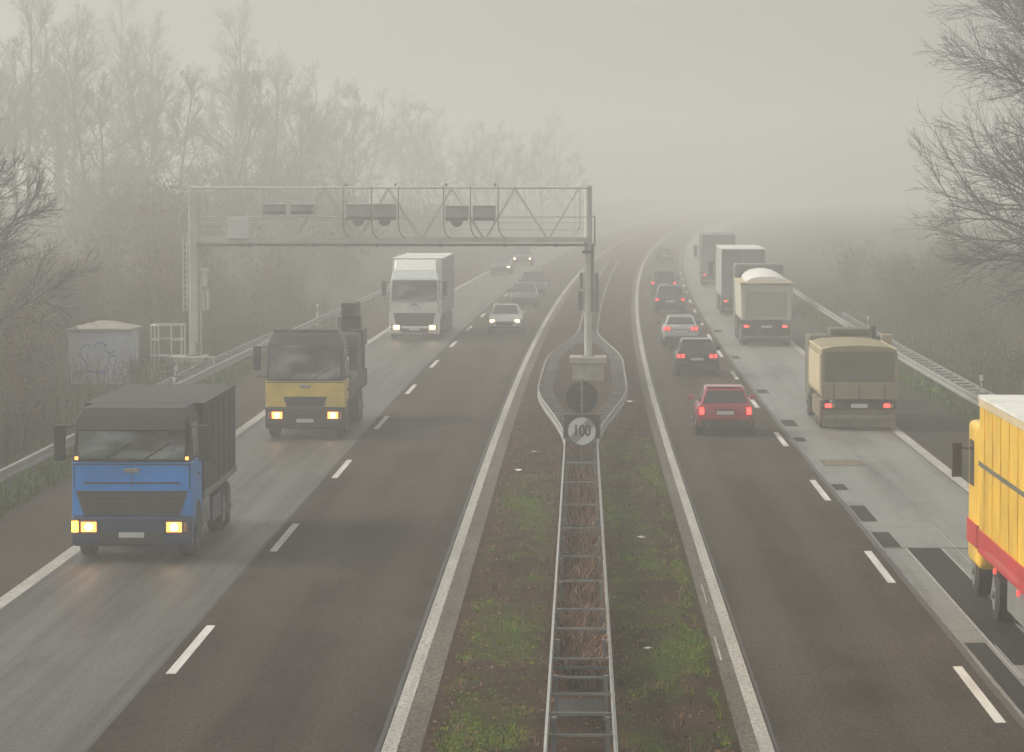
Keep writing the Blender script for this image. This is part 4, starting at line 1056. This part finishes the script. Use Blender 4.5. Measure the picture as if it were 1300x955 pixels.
MB().box(-1.1, 1.1, .3, .36, .15, .85).build('splash_board', M['chassis'], e)
c = MB().box(-1.22, 1.22, 9.2, 11.3, .7, 3.72).build('cab', M['box_grey'], e, bevel=.08); MB().box(-1.0, 1.0, 9.17, 9.2, 2.6, 3.3).build('rear_window', M['glass'], c)
wheel(e, 1.0, 10.3); wheel(e, -1.0, 10.3); wheel(e, 1.0, 8.3); wheel(e, -1.0, 8.3)

def rear_box_truck(name, u, Y, label, side, rear, roof, z1, lit):
    e = vehicle(name, u, Y, label, 'truck', TG)
    b = cargo_box(e, 2.52, 0, 13.2, 1.15, z1, side, rear, roof)
    rear_doors(e, 2.52, -.02, 1.15, z1, rear)
    chassis(e, 2.5, 0, 16.2, (2.3, 3.6, 4.9, 11.6), 1.12)
    tail_bar(e, 2.5, -.05, .9, lit)
    MB().box(-1.2, 1.2, .35, .4, .2, .85).build('splash_board', M['chassis'], e)
    c = MB().box(-1.22, 1.22, 13.9, 16.2, .6, z1 - .2).build('cab', M[rear], e, bevel=.1, seg=3)
    for s in (-1, 1):
        m = MB().bar((s*1.2, 15.9, 2.7), (s*1.52, 16, 2.7), .05).build('mirror_arm', M['black'], e); MB().box(s*1.52 - .14, s*1.52 + .14, 15.9, 16.05, 1.9, 2.85).build('mirror', M['black'], m)
        wheel(e, s*1.0, 15.2)
    return e
e = rear_box_truck('box_trailer_truck', 8.72, 208, 'grey box trailer truck with pale side and roof, third in the right truck queue', 'box_lit', 'box_grey', 'white', 3.9, 'tail_dim')  # side and roof coloured lighter than the rear, as light falls on them
MB().box(-.62, -.45, -.075, -.056, 1.3, 1.9).build('yellow_sign_plate', M['khaki_pale'], e)
rear_box_truck('box_trailer_truck', 8.62, 268, 'hazy dark box trailer truck, farthest of the right truck queue', 'box_grey', 'box_grey', 'box_grey', 3.85, 'tail_dim')

# yellow parcel truck at the right edge
e = vehicle('parcel_truck', 8.58, 52.0, 'yellow box truck with red stripe cut off by the right edge of the picture', 'truck', TG)
b = MB().box(-1.25, 1.25, 0, 13.6, 1.42, 3.84).build('cargo_box', M['post_yellow'], e, bevel=.025)
MB().box(-1.27, 1.27, -.02, 13.62, 3.842, 3.90).build('roof', M['pale_roof'], b)
for s in (-1, 1):
    MB().box(s*1.25 - .02, s*1.25 + .02, -.01, 13.61, 3.70, 3.838).build('top_rail', M['khaki_pale'], b)
    MB().box(s*1.25 - .018, s*1.25 + .018, .01, 13.59, 2.60, 2.68).build('gap_shade_strip', M['khaki_dark'], b)  # raised dark strip painted as the shadow gap between the panels
    MB().box(s*1.25 - .022, s*1.25 + .022, 0, 13.6, 1.0, 1.43).build('red_stripe', M['post_red'], b)
    for k in range(11): MB().box(s*1.25 - .014, s*1.25 + .014, 1.24 * k + .3, 1.24 * k + .34, 1.44, 3.69).build('panel_seam', M['post_yellow'], b)
    MB().box(s*1.2 - .02, s*1.2 + .02, 4.6, 9.4, .42, 1.0).build('side_guard', M['galv_dark'], e)
    for y in (1.0, 4.2, 7.6, 11.0): MB().box(s*1.255 - .02, s*1.255 + .02, y - .07, y + .07, .88, .96).build('marker_light', M['tail_dim'], e)
rear_doors(e, 2.5, -.02, 1.42, 3.84, 'post_yellow'); tail_bar(e, 2.5, -.04, .95, 'tail')
chassis(e, 2.5, 0, 16, (2.2, 3.5, 11.3), 1.12)
c = MB().box(-1.2, 1.2, 14.1, 15.9, .6, 3.3).build('cab', M['post_yellow'], e, bevel=.12, seg=3)
for s in (-1, 1):
    MB().box(s*1.2 - .012, s*1.2 + .012, 14.9, 15.6, 2.1, 2.95).build('side_window', M['glass'], c)
    MB().box(s*1.2 - .03, s*1.2 + .03, 14.12, 15.85, 1.0, 1.43).build('red_stripe', M['post_red'], c)
    wheel(e, s*1.0, 15.2)
    m = MB().bar((s*1.2, 15.8, 2.75), (s*1.42, 15.9, 2.75), .04).build('mirror_arm', M['black'], e); MB().box(s*1.42 - .09, s*1.42 + .09, 15.85, 15.98, 2.2, 2.85).build('mirror', M['black'], m)
MB().box(-1.0, 1.0, 14.0, 14.1, 2.6, 3.5).build('air_deflector', M['post_yellow'], e)

# ------------------------------------------------------------------ cars
BODY = {  # y, half width, bottom, belt; then greenhouse rear base, rear top, front top, front base (y, z), half widths
 'hatch': ([(0, .74, .36, .84), (.05, .83, .27, .95), (.5, .885, .21, .97), (1.6, .89, .2, .95), (2.9, .885, .2, .94), (3.45, .87, .22, .88), (3.9, .80, .26, .76), (4.08, .66, .36, .62)], ((.07, .95), (.55, 1.44), (1.9, 1.48), (2.95, .95)), (.79, .60)),
 'sedan': ([(0, .76, .36, .92), (.05, .84, .27, .99), (.6, .89, .21, 1.0), (1.8, .90, .2, .96), (3.2, .89, .2, .95), (3.9, .88, .22, .87), (4.4, .80, .26, .75), (4.6, .66, .36, .62)], ((.62, .99), (1.3, 1.40), (2.3, 1.43), (3.25, .95)), (.78, .60)),
 'suv': ([(0, .80, .42, .98), (.05, .88, .32, 1.05), (.6, .92, .27, 1.06), (1.8, .92, .26, 1.05), (3.1, .92, .26, 1.04), (3.7, .90, .28, .99), (4.2, .84, .32, .86), (4.4, .7, .42, .70)], ((.06, 1.05), (.42, 1.62), (2.2, 1.68), (3.15, 1.04)), (.84, .68)),
 'wagon': ([(0, .76, .36, .90), (.05, .84, .27, .97), (.6, .89, .21, .98), (1.8, .90, .2, .96), (3.2, .89, .2, .95), (3.9, .88, .22, .87), (4.4, .80, .26, .75), (4.6, .66, .36, .62)], ((.08, .97), (.55, 1.42), (2.4, 1.47), (3.3, .95)), (.80, .62)),
}
def car(name, u, Y, kind, paint, label, oncoming=False, tails='tail', tl='tall', heads='headlight_white', left_on=True, right_on=True):
    st, gh, (wb, wt) = BODY[kind]; L = st[-1][0]
    e = vehicle(name, u, Y + (L if oncoming else 0), label, 'car', CG)
    if oncoming: e.rotation_euler.z += math.pi
    rings = []
    for y, h, zb, zt in st:
        half = [(h*.86, zb), (h*.97, zb + .09), (h, zb + (zt - zb) * .55), (h*.975, zt - .08), (h*.90, zt)]
        rings.append([(x, y, z) for x, z in half] + [(0, y, zt + .02)] + [(-x, y, z) for x, z in reversed(half)] + [(0, y, zb)])
    body = MB().loft(rings).build('body', M[paint], e, smooth=50)
    (a0, z0), (a1, z1), (a2, z2), (a3, z3) = gh
    g0 = [Vector((-wb, a0, z0)), Vector((wb, a0, z0)), Vector((wb, a3, z3)), Vector((-wb, a3, z3))]
    g1 = [Vector((-wt, a1, z1)), Vector((wt, a1, z1)), Vector((wt, a2, z2)), Vector((-wt, a2, z2))]
    MB().hexa(g0, g1).build('cabin', M[paint], e, bevel=.05, seg=3)
    rw = MB().panel([g0[0], g0[1], g1[1], g1[0]], .008, .085).build('rear_window', M['glass'], e)
    MB().panel([g0[2], g0[3], g1[3], g1[2]], .008, .07).build('windshield', M['glass'], e)
    for s, q in ((1, [g0[1], g0[2], g1[2], g1[1]]), (-1, [g0[3], g0[0], g1[0], g1[3]])):
        MB().panel(q, .008, .075).build('side_window', M['glass'], e)
        MB().box(s*.96 - .1, s*.96 + .1, a3 - .25, a3 - .1, z3 + .02, z3 + .18).build('wing_mirror', M[paint] if paint != 'silver_car' else M['black'], e, bevel=.04)
        for y in (.72, L - .85):
            w_ = st[2][1]
            MB().disc((s*(w_ - .10), y, .33), (1, 0, 0), .40, .225, 24).build('wheel_arch', M['black'], e)
            wheel(e, s*(w_ - .09), y, .32, .22)
    MB().box(-wt + .04, wt - .04, a1 + .05, a2 - .05, max(z1, z2) + .0, max(z1, z2) + .022).build('roof_panel', M[paint], e, bevel=.01)
    W0 = st[1][1]; zt = st[1][3]; zb = st[0][2]
    bp = MB().box(-W0 * .93, W0 * .93, -.065, .12, zb - .06, zb + .12).build('rear_bumper', M['black'], e, bevel=.04)
    MB().box(-W0 * .9, W0 * .9, -.045, .1, zb + .122, zb + .28).build('bumper_cover', M[paint], bp, bevel=.04)
    MB().box(-.26, .26, -.07, -.02, zb + .31, zb + .42).build('number_plate', M['plate'], e)
    MB().box(-.3, .3, -.05, .02, zb + .45, zb + .48).build('boot_handle', M['black'], e)
    MB().tube([(-.5, -.09, zb - .03), (-.5, .2, zb - .03)], .035, 8).build('exhaust_pipe', M['galv_dark'], e)
    for s in (-1, 1):
        if tl == 'tall': x0, x1, q0, q1 = W0 - .20, W0 - .01, zt - .30, zt + .0
        elif tl == 'double': x0, x1, q0, q1 = W0 - .36, W0 - .01, zt - .22, zt - .03
        else: x0, x1, q0, q1 = W0 - .24, W0 - .01, zt - .26, zt - .04
        A, B = sorted((s * x0, s * x1))
        t = MB().box(A, B, -.035, .10, q0, q1).build('tail_light', M['post_red'], e, bevel=.02)
        if tl == 'double':
            for c in (.25, .75): x = A + (B - A) * c; MB().box(x - .05, x + .05, -.047, -.03, q0 + .03, q1 - .03).build('lens', M[tails], t)
        else: MB().box(A + .03, B - .03, -.047, -.03, q0 + .03, q1 - .06).build('lens', M[tails], t)
        hx = s * (st[-2][1] - .16); on = left_on if s > 0 else right_on
        h = MB().box(hx - .2, hx + .2, L - .22, L - .06, .58, .74).build('headlight', M['lens'], e, bevel=.04)
        MB().box(hx - .13, hx + .13, L - .058, L - .03, .59, .73).build('lens', M[heads if on else 'lens'], h)
        if on and oncoming: MB().disc((hx, L - .024, .66), (0, 1, 0), .06, .012, 12).build('bulb', M['hot'], h)
    MB().box(-.45, .45, L - .08, L + .015, .40, .62).build('grille', M['grille'], e, bevel=.02)
    MB().box(-.75, .75, L - .14, L + .01, .28, .385).build('front_bumper', M['black'], e, bevel=.03)
    MB().bar((.0, a0 + .05, z0 + .07), (.22, a0 + .12, z0 + .18), .02).build('rear_wiper', M['black'], rw)
    return e
car('red_car', 4.42, 109.5, 'hatch', 'red_car', 'red hatchback with tall red tail lights, nearest car on the right carriageway')
car('black_car', 4.52, 143, 'wagon', 'black_car', 'black car with double red tail lights just ahead of the red hatchback', tl='double')
car('silver_car', 4.42, 169.5, 'sedan', 'silver_car', 'pale silver car with red tail lights ahead of the black one', tl='double')
car('dark_grey_car', 4.5, 211, 'suv', 'grey_car', 'tall dark car with pale red tail lights ahead of the silver car', tl='side', tails='tail_dim')
car('dark_grey_car', 4.42, 246, 'suv', 'black_car', 'hazy dark car, last one clearly seen in the right queue', tl='side', tails='tail_dim')
car('dark_grey_car', 4.6, 345, 'wagon', 'grey_car', 'dark car almost lost in the haze at the far right bend', tl='side', tails='post_red')
car('pale_car', -4.4, 184, 'sedan', 'cream_car', 'pale car with both headlights lit in the left fast lane, beside the white truck', True)
car('grey_car', -4.55, 222, 'wagon', 'grey_car', 'grey car without visible lights between two headlit cars in the left fast lane', True, left_on=False, right_on=False)
car('grey_car', -4.5, 242, 'suv', 'grey_car', 'hazy car with a single lit headlight in the left fast lane', True, left_on=True, right_on=False)
car('distant_car', -8.75, 335, 'suv', 'grey_car', 'distant car showing two small headlights under the gantry beam', True)
car('distant_car', -9.2, 302, 'sedan', 'grey_car', 'faint distant car with one headlight on the left slow lane', True, left_on=False, right_on=True)
